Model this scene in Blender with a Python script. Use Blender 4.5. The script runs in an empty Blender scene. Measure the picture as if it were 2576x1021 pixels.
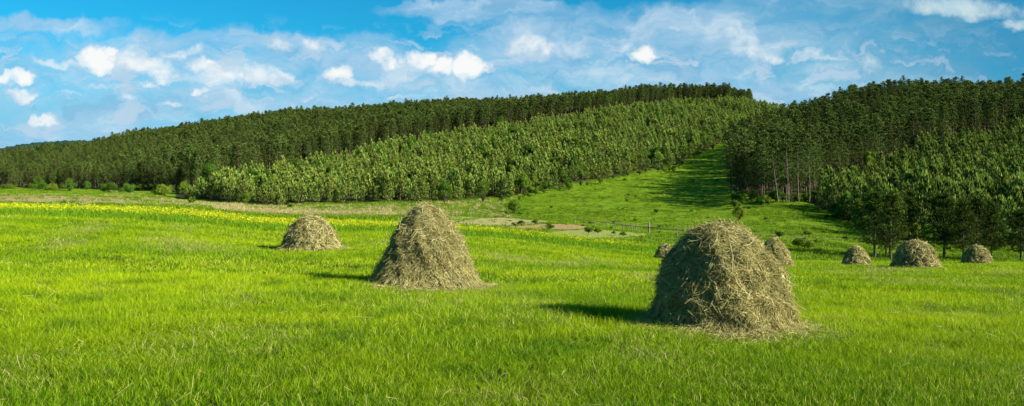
import bpy, math, random
import numpy as np
from mathutils import Vector, Euler, Matrix

random.seed(7); R = np.random.RandomState(7)
scene = bpy.context.scene
C = scene.collection
PI = math.pi

# ------------------------------------------------------------------ camera
FPX, CX, HY, CAMZ = 2146.0, 1287.5, 455.0, 1.7      # focal length / centre / horizon in a 2575 wide frame
cam_d = bpy.data.cameras.new('camera'); cam = bpy.data.objects.new('camera', cam_d); C.objects.link(cam)
cam.location = (0, 0, CAMZ); cam.rotation_euler = (PI/2, 0, 0)
cam_d.sensor_width = 36; cam_d.lens = 36*FPX/2575.0
cam_d.shift_y = -(510.5-HY)/2575.0
cam_d.clip_start = 0.1; cam_d.clip_end = 9000
scene.camera = cam

# ------------------------------------------------------------------ sun + exposure
SUN_AZ, SUN_EL = math.radians(116), math.radians(27)      # azimuth clockwise from +Y
sd = Vector((math.sin(SUN_AZ)*math.cos(SUN_EL), math.cos(SUN_AZ)*math.cos(SUN_EL), math.sin(SUN_EL)))
sun_d = bpy.data.lights.new('sun', 'SUN'); sun_d.energy = 5.0; sun_d.angle = math.radians(0.5); sun_d.color = (1.0, 0.93, 0.80)
sun = bpy.data.objects.new('sun', sun_d); C.objects.link(sun)
sun.rotation_euler = sd.to_track_quat('Z', 'Y').to_euler(); sun.location = sd*60
scene.view_settings.view_transform = 'Standard'; scene.view_settings.look = 'None'
scene.view_settings.exposure = 1.3; scene.view_settings.gamma = 1.0
scene.render.engine = 'CYCLES'
scene.cycles.max_bounces = 5; scene.cycles.diffuse_bounces = 3; scene.cycles.transmission_bounces = 3
scene.cycles.transparent_max_bounces = 4

# ------------------------------------------------------------------ node helpers
class NT:
    def __init__(s, tree): s.t = tree; s.n = tree.nodes; s.l = tree.links
    def new(s, typ, **kw):
        n = s.n.new(typ)
        for k, v in kw.items(): setattr(n, k, v)
        return n
    def put(s, sock, v):
        if isinstance(v, bpy.types.NodeSocket): s.l.new(v, sock)
        elif v is not None: sock.default_value = v
    def math(s, op, a, b=None, c=None, clamp=False):
        n = s.new('ShaderNodeMath', operation=op, use_clamp=clamp)
        for i, v in enumerate((a, b, c)): s.put(n.inputs[i], v) if v is not None else None
        return n.outputs[0]
    def vmath(s, op, a, b=None, out=0):
        n = s.new('ShaderNodeVectorMath', operation=op)
        s.put(n.inputs[0], a)
        if b is not None: s.put(n.inputs[1], b)
        return n.outputs[out]
    def noise(s, vec, scale, detail=3, rough=0.55, dist=0.0):
        n = s.new('ShaderNodeTexNoise'); s.put(n.inputs['Vector'], vec)
        n.inputs['Scale'].default_value = scale; n.inputs['Detail'].default_value = detail
        n.inputs['Roughness'].default_value = rough; n.inputs['Distortion'].default_value = dist
        return n.outputs['Fac']
    def ramp(s, fac, stops, interp='LINEAR'):
        n = s.new('ShaderNodeValToRGB'); e = n.color_ramp.elements; n.color_ramp.interpolation = interp
        while len(e) < len(stops): e.new(0.5)
        for el, (p, c) in zip(e, stops): el.position = p; el.color = (*c, 1) if len(c) == 3 else c
        s.put(n.inputs[0], fac); return n.outputs[0]
    def mix(s, fac, a, b, mode='MIX'):
        n = s.new('ShaderNodeMix', data_type='RGBA', blend_type=mode)
        s.put(n.inputs[0], fac)
        s.put(n.inputs[6], (*a, 1) if isinstance(a, tuple) and len(a) == 3 else a)
        s.put(n.inputs[7], (*b, 1) if isinstance(b, tuple) and len(b) == 3 else b)
        return n.outputs[2]
    def sstep(s, v, lo, hi, to0=0.0, to1=1.0):
        n = s.new('ShaderNodeMapRange', interpolation_type='SMOOTHSTEP')
        s.put(n.inputs[0], v); n.inputs[1].default_value = lo; n.inputs[2].default_value = hi
        n.inputs[3].default_value = to0; n.inputs[4].default_value = to1
        return n.outputs[0]

# ------------------------------------------------------------------ sky
def build_world():
    w = bpy.data.worlds.new('World'); scene.world = w; w.use_nodes = True
    t = NT(w.node_tree); t.n.clear()
    out = t.new('ShaderNodeOutputWorld'); bg = t.new('ShaderNodeBackground'); t.l.new(bg.outputs[0], out.inputs[0])
    bg.inputs['Strength'].default_value = 0.07
    sky = t.new('ShaderNodeTexSky', sky_type='NISHITA')
    sky.sun_disc = False; sky.sun_elevation = SUN_EL; sky.sun_rotation = SUN_AZ
    sky.altitude = 300; sky.air_density = 1.0; sky.dust_density = 0.6; sky.ozone_density = 1.0
    blue0 = t.mix(1.0, sky.outputs[0], SKY_TINT, 'MULTIPLY')
    co = t.new('ShaderNodeTexCoord').outputs['Generated']
    sep = t.new('ShaderNodeSeparateXYZ'); t.l.new(co, sep.inputs[0])
    dy = t.math('MAXIMUM', t.math('ABSOLUTE', sep.outputs[1]), 0.12)
    a = t.math('DIVIDE', sep.outputs[0], dy); b = t.math('DIVIDE', sep.outputs[2], dy)
    blue = t.mix(t.sstep(b, 0.16, 0.01), blue0, LOW)
    cmb = t.new('ShaderNodeCombineXYZ'); t.l.new(a, cmb.inputs[0]); t.l.new(b, cmb.inputs[1]); P0 = cmb.outputs[0]
    # warped coordinates
    nz = t.new('ShaderNodeTexNoise'); t.l.new(P0, nz.inputs['Vector']); nz.inputs['Scale'].default_value = 20; nz.inputs['Detail'].default_value = 6; nz.inputs['Roughness'].default_value = .6
    wv = t.vmath('MULTIPLY', t.vmath('SUBTRACT', nz.outputs['Color'], (0.5, 0.5, 0.5)), (0.085, 0.055, 0))
    P = t.vmath('ADD', P0, wv)
    def blobs(lst, src):
        acc = None
        for X, y, rx, ry, amp in lst:
            c = ((X-CX)/FPX, (HY-y)/FPX, 0)
            q = t.vmath('MULTIPLY', t.vmath('SUBTRACT', src, c), (FPX/rx/1.12, FPX/ry/1.2, 1)); d = t.vmath('DOT_PRODUCT', q, q, out=1)
            e = t.math('MULTIPLY_ADD', d, -amp, amp)
            acc = e if acc is None else t.math('SMOOTH_MAX', acc, e, 0.15)
        return t.math('MAXIMUM', acc, 0.0)
    puffs = [(245,150,62,40,1.25),(340,160,110,40,.85),(140,155,90,18,.7),(420,186,80,24,.8),(600,190,140,36,.8),(500,165,50,20,.9),
             (22,197,50,20,1.1),(40,235,70,14,.6),(470,130,80,18,.75),(690,105,60,18,.7),(810,100,70,22,.7),
             (965,150,55,20,.95),(1055,138,52,32,1.25),(1115,160,60,30,1.25),(1190,158,56,34,1.35),(850,185,40,22,.95),(905,203,80,16,.7),
             (1335,112,100,22,.75),(1612,132,46,30,1.2),(1540,110,120,34,.6),(1850,100,75,28,.72),(1910,128,130,24,.7),(2040,140,60,12,.75),
             (2380,12,160,34,.95),(2490,25,120,30,.85),(2555,60,70,22,.8),(115,290,50,14,.95),(60,236,40,10,.7),(180,243,40,9,.7),(250,218,50,10,.7),(320,250,40,8,.6),(430,262,40,8,.6),(560,240,40,8,.6),(660,255,46,8,.6),(780,235,50,8,.6),(385,215,36,9,.7),(500,230,34,10,.65),(1022,184,34,12,.7),
             (1012,238,45,9,.55),(310,225,60,9,.5),(2190,160,45,24,.65),(710,185,35,14,.75),(180,245,60,9,.5),(1090,258,80,7,.5),(1250,240,60,6,.4),(620,250,80,8,.4)]
    veils = [(1240,22,300,32,.75),(120,68,210,28,.6),(70,112,90,20,.5),(600,103,400,30,.75),(1750,130,620,110,1.1),(2200,90,620,110,1.1),(2350,190,420,80,.9),(500,170,560,90,.85),(1288,265,1700,60,.75),
             (650,190,620,110,.7),(2100,190,500,90,.8),(1300,200,700,90,.7),(300,300,700,120,.5),(1100,80,60,6,.4),(1290,58,260,9,.3),(2500,100,250,60,.5)]
    nf = t.noise(P0, 22, 8, 0.62, 0.3)
    st = t.vmath('MULTIPLY', P0, (1.0, 5.0, 1.0)); ns = t.noise(st, 9, 6, 0.6, 0.6)
    E = blobs(puffs, P)
    d1 = t.math('ADD', E, t.math('MULTIPLY_ADD', nf, 2.6, -1.3))
    puff = t.math('MULTIPLY', t.math('MULTIPLY', t.sstep(d1, 0.0, 1.15), t.sstep(E, 0.0, 0.45)), 0.95)
    V = blobs(veils, P)
    n4 = t.noise(t.vmath('MULTIPLY', P, (1.0, 2.6, 1.0)), 7, 7, 0.6, 0.4)
    veil = t.math('MULTIPLY', t.sstep(V, 0.0, 0.6), t.sstep(t.math('MULTIPLY_ADD', n4, 0.65, t.math('MULTIPLY', ns, 0.35)), 0.36, 0.60, 0.38, 1.0), clamp=True)
    low = t.math('MULTIPLY', t.math('MULTIPLY', t.sstep(b, 0.20, 0.14), t.sstep(t.noise(t.vmath('MULTIPLY', P, (1.0, 2.8, 1.0)), 19, 7, 0.62, 0.3), 0.51, 0.63)), 0.75)
    veil = t.math('MULTIPLY', veil, 0.8)
    # generic clouds away from the view so that the whole dome has some
    side = t.sstep(t.math('ABSOLUTE', a), 0.75, 1.3)
    gen = t.math('MULTIPLY', t.sstep(t.noise(co, 3.0, 6, 0.6), 0.5, 0.7), side)
    veil = t.math('MAXIMUM', veil, t.math('MULTIPLY', gen, 0.6))
    # darker, greyer cloud bank high on the right
    rt = t.sstep(t.math('MULTIPLY_ADD', b, 0.8, a), 0.30, 0.75)
    vcol = t.mix(rt, VEIL_A, VEIL_B)
    nb_ = t.noise(t.vmath('MULTIPLY', P, (1.0, 2.0, 1.0)), 13, 8, 0.62, 0.5)
    vcol = t.mix(t.math('MULTIPLY', t.sstep(nb_, 0.48, 0.66), 0.75), vcol, t.mix(rt, (4.6, 5.1, 5.4, 1), (2.7, 4.0, 4.4, 1)))
    vcol = t.mix(t.math('MULTIPLY', t.sstep(nb_, 0.48, 0.36), 0.5), vcol, (1.0, 2.4, 3.7, 1))
    c1 = t.mix(veil, blue, vcol)
    c1 = t.mix(low, c1, LOWC)
    lit = t.sstep(t.math('ADD', t.math('MULTIPLY', E, 0.55), t.math('MULTIPLY', t.noise(t.vmath('ADD', P, (0.004, 0.01, 0)), 30, 7, 0.65), 1.5)), 0.75, 1.3)
    pcol = t.mix(lit, PUFF_A, PUFF_B)
    pcol = t.mix(t.math('MULTIPLY', rt, 0.6), pcol, PUFF_R)
    dk = t.math('MULTIPLY', t.sstep(t.math('MULTIPLY_ADD', b, 1.0, a), 0.48, 0.78), 0.62)
    c1 = t.mix(dk, c1, DARK_R)
    c2 = t.mix(puff, c1, pcol)
    t.l.new(c2, bg.inputs['Color'])
# radiances, before the background strength
SKY_TINT = (0.047, 0.563, 0.770)
LOW = (1.168, 2.955, 4.604)
VEIL_A = (2.474, 3.642, 4.741); VEIL_B = (1.100, 2.680, 3.573)
PUFF_A = (2.885, 3.916, 4.810); PUFF_B = (5.634, 5.704, 5.566); PUFF_R = (1.786, 3.298, 3.848)
LOWC = (2.955, 3.848, 4.741)
DARK_R = (0.103, 1.374, 2.749)
build_world()

# ------------------------------------------------------------------ tagging / mesh helpers
def tag(o, label=None, cat=None, group=None, kind=None):
    if label: o['label'] = label
    if cat: o['category'] = cat
    if group: o['group'] = group
    if kind: o['kind'] = kind
    return o
def mesh(name, V, F, mats=(), midx=None, attrs=None, smooth=False):
    """V (n,3); F (m,3) or (m,4) array or list of such arrays"""
    V = np.asarray(V, dtype=np.float32)
    Fs = F if isinstance(F, list) else [F]
    Fs = [np.asarray(f, dtype=np.int32) for f in Fs if len(f)]
    me = bpy.data.meshes.new(name)
    me.vertices.add(len(V)); me.vertices.foreach_set('co', V.ravel())
    loops = np.concatenate([f.ravel() for f in Fs]); sizes = np.concatenate([np.full(len(f), f.shape[1]) for f in Fs])
    me.loops.add(len(loops)); me.loops.foreach_set('vertex_index', loops.astype(np.int32))
    me.polygons.add(len(sizes)); me.polygons.foreach_set('loop_start', np.concatenate([[0], np.cumsum(sizes)[:-1]]).astype(np.int32))
    if midx is not None: me.polygons.foreach_set('material_index', np.asarray(midx, dtype=np.int32))
    if smooth: me.polygons.foreach_set('use_smooth', np.ones(len(sizes), dtype=bool))
    for m in mats: me.materials.append(m)
    for k, v in (attrs or {}).items():
        at = me.attributes.new(k, 'FLOAT', 'POINT'); at.data.foreach_set('value', np.asarray(v, dtype=np.float32))
    me.update(calc_edges=True); me.validate()
    return me
def obj(name, me, parent=None, loc=None):
    o = bpy.data.objects.new(name, me); C.objects.link(o)
    if parent: o.parent = parent
    if loc is not None: o.location = loc
    return o
def tubes(P, rad, sides=3):
    """P (N,K,3) polylines, rad (N,K) -> verts, quads"""
    P = np.asarray(P, float); N, K, _ = P.shape
    T = np.gradient(P, axis=1); T /= np.linalg.norm(T, axis=2, keepdims=True)+1e-9
    up = np.where(np.abs(T[..., 2:3]) > 0.9, np.array([1., 0, 0]), np.array([0, 0, 1.]))
    A = np.cross(T, up); A /= np.linalg.norm(A, axis=2, keepdims=True)+1e-9
    B = np.cross(T, A)
    ang = np.arange(sides)*2*PI/sides
    V = P[:, :, None, :] + rad[:, :, None, None]*(np.cos(ang)[None, None, :, None]*A[:, :, None, :] + np.sin(ang)[None, None, :, None]*B[:, :, None, :])
    idx = np.arange(N*K*sides).reshape(N, K, sides)
    a = idx[:, :-1, :]; b = idx[:, 1:, :]; a2 = np.roll(a, -1, axis=2); b2 = np.roll(b, -1, axis=2)
    F = np.stack([a, a2, b2, b], axis=-1).reshape(-1, 4)
    return V.reshape(-1, 3), F
# value noise
_tab = np.random.RandomState(3).rand(256, 256)
def vn(x, y):
    x = np.asarray(x, float); y = np.asarray(y, float)
    xi = np.floor(x).astype(int); yi = np.floor(y).astype(int); fx = x-xi; fy = y-yi
    fx = fx*fx*(3-2*fx); fy = fy*fy*(3-2*fy)
    g = lambda i, j: _tab[i & 255, j & 255]
    return (g(xi, yi)*(1-fx)+g(xi+1, yi)*fx)*(1-fy)+(g(xi, yi+1)*(1-fx)+g(xi+1, yi+1)*fx)*fy - .5
def fbm(x, y, o=4):
    s = 0; a = 1
    for k in range(o): s = s+a*vn(x*2**k+17.3*k, y*2**k+9.1*k); a *= .5
    return s

# ------------------------------------------------------------------ terrain
def plane(X, Y):
    u = (X-CX)/FPX
    return -0.0272*Y - 0.030*u*Y          # above the ground under the camera
# per column of the view: ground knots (distance, height in frame)
COLS = {
 -500: [(30,560),(38,540),(60,525),(85,500),(130,486),(200,480),(340,475),(430,440),(540,404),(720,395)],
 0:    [(30,564),(38,541),(60,525),(85,500),(130,488),(200,481),(340,475),(430,440),(530,406),(720,400)],
 230:  [(30,577),(39,551),(59,529),(100,503),(150,492),(320,478),(430,436),(520,404),(640,382),(720,378)],
 340:  [(30,583),(39,556),(59,532),(110,505),(180,496),(310,482),(430,432),(620,364),(720,362)],
 450:  [(30,589),(40,562),(58,537),(120,514),(200,504),(240,498),(290,484),(430,430),(620,352),(720,350)],
 700:  [(24.4,637),(31,617),(42,588),(62,560),(130,538),(200,521),(250,485),(330,446),(350,443),(450,402),(550,358),(680,318),(740,318)],
 1000: [(24,640),(34,607),(48,586),(70,566),(140,540),(210,514),(300,435),(400,371),(430,368),(550,330),(680,300),(740,298)],
 1270: [(34,645),(57,602),(75,580),(100,568),(140,552),(170,540),(220,503),(330,400),(450,328),(560,312),(680,289),(740,287)],
 1500: [(34,662),(45,646),(58,628),(80,602),(110,581),(140,563),(160,551),(190,531),(230,492),(262,462),(380,350),(500,290),(650,281),(740,279)],
 1700: [(34,676),(50,656),(62,643),(85,612),(120,594),(150,578),(180,541),(220,501),(260,461),(300,426),(420,325),(560,262),(740,259)],
 1830: [(34,678),(46,666),(60,656),(75,640),(100,612),(150,560),(200,521),(250,470),(320,402),(380,356),(470,300),(560,259),(740,262)],
 1900: [(34,680),(46,668),(60,657),(75,644),(100,617),(150,558),(190,508),(260,440),(330,376),(450,310),(560,262),(740,270)],
 2000: [(36,680),(47,669),(60,658),(68,656),(75,652),(90,632),(120,600),(150,560),(180,522),(192,511),(260,440),(330,384),(420,332),(560,300),(740,300)],
 2150: [(36,681),(47,670),(60,659),(68,661),(78,658),(92,646),(110,622),(130,600),(150,568),(165,551),(200,510),(255,468),(330,378),(420,281),(540,266),(740,270)],
 2300: [(36,681),(47,670),(60,661),(68,665),(78,664),(92,650),(110,625),(130,598),(150,568),(200,500),(255,430),(320,363),(420,279),(540,262),(740,262)],
 2575: [(36,684),(47,672),(62,662),(70,668),(80,666),(92,652),(110,628),(140,580),(200,480),(260,400),(320,342),(430,272),(540,255),(740,252)],
 3000: [(36,690),(47,680),(62,670),(70,676),(80,672),(92,652),(110,625),(140,575),(200,475),(260,395),(320,335),(430,262),(540,250),(740,248)],
}
YT = np.exp(np.linspace(math.log(1.5), math.log(1500), 420))
XT = np.linspace(-700, 3200, 261)
_xs = sorted(COLS)
_rows = []
for X in _xs:
    ks = [(4, None), (8, None), (12, None), (16, None), (20, None)] + COLS[X]
    ys = [0]; zs = [0.0]
    for Y, p in ks:
        ys.append(Y); zs.append(plane(X, Y) if p is None else CAMZ-(p-HY)/FPX*Y)
    ys += [900, 1500]; zs += [zs[-1]-14, zs[-1]-60]
    _rows.append(np.interp(YT, ys, zs))
_rows = np.array(_rows)
ZT = np.array([[0.0]*len(YT)]*len(XT))
for j in range(len(YT)): ZT[:, j] = np.interp(XT, _xs, _rows[:, j])
def _smooth(A, ax, sg):
    k = np.exp(-0.5*(np.arange(-3*sg, 3*sg+1)/sg)**2); k /= k.sum()
    pad = [(0, 0), (0, 0)]; pad[ax] = (3*sg, 3*sg)
    B = np.pad(A, pad, mode='edge')
    return np.apply_along_axis(lambda v: np.convolve(v, k, 'valid'), ax, B)
ZT = _smooth(ZT, 1, 3); ZT = _smooth(ZT, 0, 3)
def H(x, y):
    x = np.asarray(x, float); y = np.asarray(y, float)
    r = np.hypot(x, y)+1e-6; th = np.arctan2(x, y)
    thc = np.clip(th, -0.72, 0.72)
    X = CX+FPX*np.tan(thc); Y = np.where(np.abs(th) > 0.72, r*math.cos(0.72), np.maximum(y, 0.01))
    xi = np.clip((X-XT[0])/(XT[1]-XT[0]), 0, len(XT)-1.001); ly = np.log(np.maximum(Y, 1.5)/1.5)/(math.log(1000)/(len(YT)-1))
    yi = np.clip(ly, 0, len(YT)-1.001)
    i = xi.astype(int); j = yi.astype(int); fx = xi-i; fy = yi-j
    z = (ZT[i, j]*(1-fx)+ZT[i+1, j]*fx)*(1-fy)+(ZT[i, j+1]*(1-fx)+ZT[i+1, j+1]*fx)*fy
    z = np.where(Y < 1.5, z*Y/1.5, z)
    w = np.clip((np.abs(th)-1.0)/1.6, 0, 1); w = w*w*(3-2*w)
    z = z*(1-w)
    rough = np.clip((Y-62)/25, 0, 1)*np.clip((420-Y)/100, 0, 1)
    z = z + rough*(0.9*np.clip((Y-130)/60, 0, 1)*fbm(x/22, y/22, 3)+(.08+.27*np.clip((Y-130)/60, 0, 1))*fbm(x/5, y/5, 3))
    z = z + np.clip((Y-350)/200, 0, 1)*2.5*fbm(x/60, y/60, 3)
    z = z + 0.06*fbm(x/3.0, y/3.0, 3)
    return z
def h1(x, y): return float(H(x, y))
def ground_px(X, py, y0=4.0, y1=600.0):
    """first place where the sight line through a picture point meets the ground"""
    Y = np.exp(np.linspace(math.log(y0), math.log(y1), 3000)); u = (X-CX)/FPX
    d = H(u*Y, Y)-(CAMZ-(py-HY)/FPX*Y)
    k = np.argmax(d > 0)
    if d[k] <= 0: k = len(Y)-1
    return u*Y[k], Y[k]

# ------------------------------------------------------------------ materials
def newmat(name):
    m = bpy.data.materials.new(name); m.use_nodes = True
    t = NT(m.node_tree); t.n.clear(); out = t.new('ShaderNodeOutputMaterial')
    return m, t, out
def princ(t, out, col, rough=0.8, spec=0.2, bump=None, bstr=0.3, bdist=0.05, trans=0.0, tcol=None):
    p = t.new('ShaderNodeBsdfPrincipled'); t.put(p.inputs['Base Color'], (*col, 1) if isinstance(col, tuple) and len(col) == 3 else col)
    t.put(p.inputs['Roughness'], rough); p.inputs['Specular IOR Level'].default_value = spec
    if bump is not None:
        bn = t.new('ShaderNodeBump'); bn.inputs['Strength'].default_value = bstr; bn.inputs['Distance'].default_value = bdist
        t.l.new(bump, bn.inputs['Height']); t.l.new(bn.outputs[0], p.inputs['Normal'])
    sh = p.outputs[0]
    if trans > 0:
        tr = t.new('ShaderNodeBsdfTranslucent'); t.put(tr.inputs[0], tcol if tcol is not None else col)
        mx = t.new('ShaderNodeMixShader'); mx.inputs[0].default_value = trans
        t.l.new(sh, mx.inputs[1]); t.l.new(tr.outputs[0], mx.inputs[2]); sh = mx.outputs[0]
    t.l.new(sh, out.inputs[0])
def wpos(t): return t.new('ShaderNodeNewGeometry').outputs['Position']
def attr(t, n):
    a = t.new('ShaderNodeAttribute'); a.attribute_name = n; return a.outputs['Fac']
def orand(t): return t.new('ShaderNodeObjectInfo').outputs['Random']

def leaf_mat(name, stops, patch=0.25, val=0.25, trans=0.25, rough=0.6, pscale=0.15, spec=0.06, patchcol=None):
    m, t, out = newmat(name)
    c = t.ramp(attr(t, 'rnd'), stops)
    if patchcol:
        n = t.sstep(t.noise(wpos(t), pscale, 4, 0.6), 0.42, 0.66)
        c = t.mix(t.math('MULTIPLY', n, patch), c, patchcol)
    hs = t.new('ShaderNodeHueSaturation'); t.l.new(c, hs.inputs['Color'])
    t.l.new(t.math('MULTIPLY_ADD', orand(t), 2*val, 1-val), hs.inputs['Value'])
    t.l.new(t.math('MULTIPLY_ADD', t.math('FRACT', t.math('MULTIPLY', orand(t), 7.13)), 0.03, 0.485), hs.inputs['Hue'])
    princ(t, out, hs.outputs[0], rough, spec, trans=trans)
    return m

M = {}
# grass blades
def grass_mat():
    m, t, out = newmat('grass_blades')
    c = t.ramp(attr(t, 'rnd'), [(0, (.030, .090, .002)), (.35, (.13, .25, .002)), (.65, (.28, .42, .003)), (.85, (.44, .58, .012)), (.93, (.48, .50, .06)), (1, (.60, .56, .20))])
    p = wpos(t)
    n1 = t.sstep(t.noise(p, 0.22, 4, 0.6), 0.42, 0.58)
    c = t.mix(t.math('MULTIPLY', n1, 0.55), c, (.36, .47, .004))
    n2 = t.sstep(t.noise(p, 0.8, 4, 0.6, 0.4), 0.52, 0.68)
    c = t.mix(t.math('MULTIPLY', n2, 0.6), c, (.030, .110, .008))
    n3 = t.sstep(t.noise(t.vmath('MULTIPLY', p, (1.0, 1.8, 1.0)), 0.55, 5, 0.65, 0.8), 0.56, 0.72)
    c = t.mix(t.math('MULTIPLY', n3, 0.35), c, (.38, .38, .10))
    n6 = t.sstep(t.noise(t.vmath('MULTIPLY', p, (0.06, 0.30, 0.0)), 1.0, 4, 0.55, 0.5), 0.50, 0.62)
    c = t.mix(t.math('MULTIPLY', n6, 0.42), c, (.075, .20, .003))
    n4 = t.sstep(t.noise(p, 0.10, 5, 0.62), 0.44, 0.60)
    c = t.mix(t.math('MULTIPLY', n4, 0.3), c, (.085, .215, .004))
    sp = t.new('ShaderNodeSeparateXYZ'); t.l.new(p, sp.inputs[0])
    near_vignette = t.sstep(t.math('ADD', sp.outputs[1], t.math('MULTIPLY', t.noise(p, 0.5, 4, 0.6), 7)), 18.0, 8.5)  # greener near grass, with lens vignette painted into the blade colour
    c = t.mix(t.math('MULTIPLY', near_vignette, 0.72), c, t.ramp(attr(t, 'rnd'), [(0, (.008, .035, .001)), (.45, (.035, .115, .002)), (.8, (.10, .225, .003)), (.92, (.24, .36, .012)), (1, (.46, .45, .12))]))
    princ(t, out, c, 0.6, 0.03, trans=0.35)
    return m
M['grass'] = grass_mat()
def pasture_mat():
    m, t, out = newmat('pasture_blades')
    c = t.ramp(attr(t, 'rnd'), [(0, (.022, .065, .003)), (.4, (.080, .160, .003)), (.8, (.165, .265, .005)), (.92, (.20, .26, .03)), (1, (.32, .29, .10))])
    p = wpos(t)
    c = t.mix(t.math('MULTIPLY', t.sstep(t.noise(p, 0.07, 5, 0.65), 0.45, 0.60), 0.55), c, (.19, .28, .006))
    c = t.mix(t.math('MULTIPLY', t.sstep(t.noise(p, 0.3, 4, 0.65), 0.52, 0.62), 0.6), c, (.030, .085, .006))
    princ(t, out, c, 0.6, 0.06, trans=0.3); return m
M['pasture'] = pasture_mat()
def ground_mat():
    m, t, out = newmat('meadow_ground')
    p = wpos(t)
    n = t.noise(p, 0.35, 6, 0.6); n2 = t.noise(p, 3.0, 5, 0.7); n3 = t.noise(p, 14.0, 4, 0.7)
    c = t.ramp(n, [(.30, (.075, .15, .003)), (.5, (.12, .21, .004)), (.7, (.18, .25, .010))])
    c = t.mix(t.math('MULTIPLY', t.sstep(n2, .45, .7), .5), c, (.055, .105, .008))
    c = t.mix(t.math('MULTIPLY', t.sstep(n3, .5, .72), .45), c, (.10, .10, .03))
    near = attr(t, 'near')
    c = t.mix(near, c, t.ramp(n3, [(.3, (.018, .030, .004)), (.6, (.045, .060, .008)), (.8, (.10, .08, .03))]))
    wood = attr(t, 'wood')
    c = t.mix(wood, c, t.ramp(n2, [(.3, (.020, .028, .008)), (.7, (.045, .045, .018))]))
    princ(t, out, c, 0.95, 0.05, bump=t.math('ADD', n2, n3), bstr=0.8, bdist=0.15)
    return m
M['ground'] = ground_mat()
def soil_mat(name, a, b, c3, scale=2.0, rows=None):
    m, t, out = newmat(name)
    p = wpos(t); n = t.noise(p, scale, 6, 0.7); n2 = t.noise(p, scale*6, 4, 0.7)
    c = t.ramp(n, [(.32, a), (.5, b), (.68, c3)])
    c = t.mix(t.math('MULTIPLY', t.sstep(n2, .5, .7), .4), c, a)
    if rows:
        ang, sc, col, amt = rows
        w = t.new('ShaderNodeTexWave'); mp = t.new('ShaderNodeMapping'); t.l.new(p, mp.inputs[0]); mp.inputs['Rotation'].default_value[2] = ang
        t.l.new(mp.outputs[0], w.inputs[0]); w.inputs['Scale'].default_value = sc; w.inputs['Distortion'].default_value = 5; w.inputs['Detail'].default_value = 3
        c = t.mix(t.math('MULTIPLY', t.sstep(w.outputs['Fac'], .45, .75), amt), c, col)
    n5 = t.noise(p, 3.5, 5, 0.8); c = t.mix(t.math('MULTIPLY', t.sstep(n5, .47, .6), .75), c, t.mix(.5, c3, (.42, .38, .20, 1))); c = t.mix(t.math('MULTIPLY', t.sstep(n5, .45, .36), .6), c, (.05, .09, .01, 1))
    princ(t, out, c, 0.95, 0.05, bump=n2, bstr=1.0, bdist=0.3)
    return m
M['soil'] = soil_mat('bare_soil', (.19, .13, .045), (.36, .235, .10), (.46, .31, .14), 1.2)
M['mown'] = soil_mat('mown_stubble', (.13, .21, .015), (.22, .29, .03), (.30, .32, .07), 1.0, rows=(1.2, 0.5, (.30, .29, .10), .6))
M['stubble'] = soil_mat('pale_stubble', (.13, .18, .015), (.30, .28, .075), (.44, .38, .15), 0.8, rows=(1.9, 0.35, (.36, .30, .15), .6))
M['track'] = soil_mat('track_dirt', (.10, .11, .04), (.17, .16, .08), (.30, .26, .17), 0.7)
def straw_mat():
    m, t, out = newmat('straw')
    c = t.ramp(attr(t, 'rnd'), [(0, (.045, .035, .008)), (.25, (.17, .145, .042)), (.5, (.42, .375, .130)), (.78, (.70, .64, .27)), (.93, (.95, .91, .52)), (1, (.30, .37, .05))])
    n = t.sstep(t.noise(wpos(t), 3.0, 4, 0.6), .4, .65)
    c = t.mix(t.math('MULTIPLY', n, .35), c, (.36, .34, .14))
    princ(t, out, c, 0.7, 0.04, trans=0.35); return m
M['straw'] = straw_mat()
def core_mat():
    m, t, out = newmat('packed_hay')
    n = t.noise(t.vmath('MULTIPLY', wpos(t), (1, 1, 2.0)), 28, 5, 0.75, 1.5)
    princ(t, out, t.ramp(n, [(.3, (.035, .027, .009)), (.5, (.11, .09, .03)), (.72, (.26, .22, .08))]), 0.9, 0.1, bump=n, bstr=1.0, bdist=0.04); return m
M['core'] = core_mat()
def bark_mat(name, a, b, c3):
    m, t, out = newmat(name)
    n = t.noise(t.vmath('MULTIPLY', wpos(t), (1, 1, .35)), 6, 5, 0.7)
    princ(t, out, t.ramp(n, [(.3, a), (.5, b), (.75, c3)]), 0.85, 0.15, bump=n, bstr=.6, bdist=.03); return m
M['bark'] = bark_mat('pine_bark', (.035, .026, .018), (.085, .062, .042), (.17, .13, .085))
M['darkbark'] = bark_mat('dark_bark', (.03, .024, .018), (.07, .055, .04), (.13, .10, .07))
M['birch'] = bark_mat('birch_bark', (.04, .032, .025), (.14, .115, .085), (.30, .26, .20))
M['wood'] = bark_mat('weathered_wood', (.07, .055, .04), (.15, .12, .09), (.30, .26, .20))
M['young'] = leaf_mat('young_pine_needles', [(0, (.008, .026, .003)), (.35, (.030, .070, .007)), (.65, (.080, .145, .014)), (.84, (.19, .28, .032)), (1, (.46, .56, .12))], trans=.2, val=.22)
M['mature'] = leaf_mat('mature_pine_needles', [(0, (.007, .022, .004)), (.45, (.042, .080, .012)), (.75, (.110, .160, .024)), (1, (.38, .45, .11))], val=.36, trans=.2)
M['nearpine'] = leaf_mat('edge_pine_needles', [(0, (.012, .032, .005)), (.5, (.042, .080, .008)), (.85, (.11, .165, .020)), (1, (.32, .40, .08))], val=.2, trans=.2)
M['slope'] = leaf_mat('shaded_slope_needles', [(0, (.008, .026, .004)), (.35, (.024, .056, .006)), (.65, (.062, .115, .012)), (.84, (.14, .215, .026)), (1, (.33, .42, .08))], val=.22)  # young needles made darker, shade of the right hillside put into the colour
M['leaf'] = leaf_mat('broad_leaves', [(0, (.030, .075, .010)), (.5, (.062, .14, .012)), (1, (.12, .22, .020))], val=.2, trans=.3)
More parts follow.
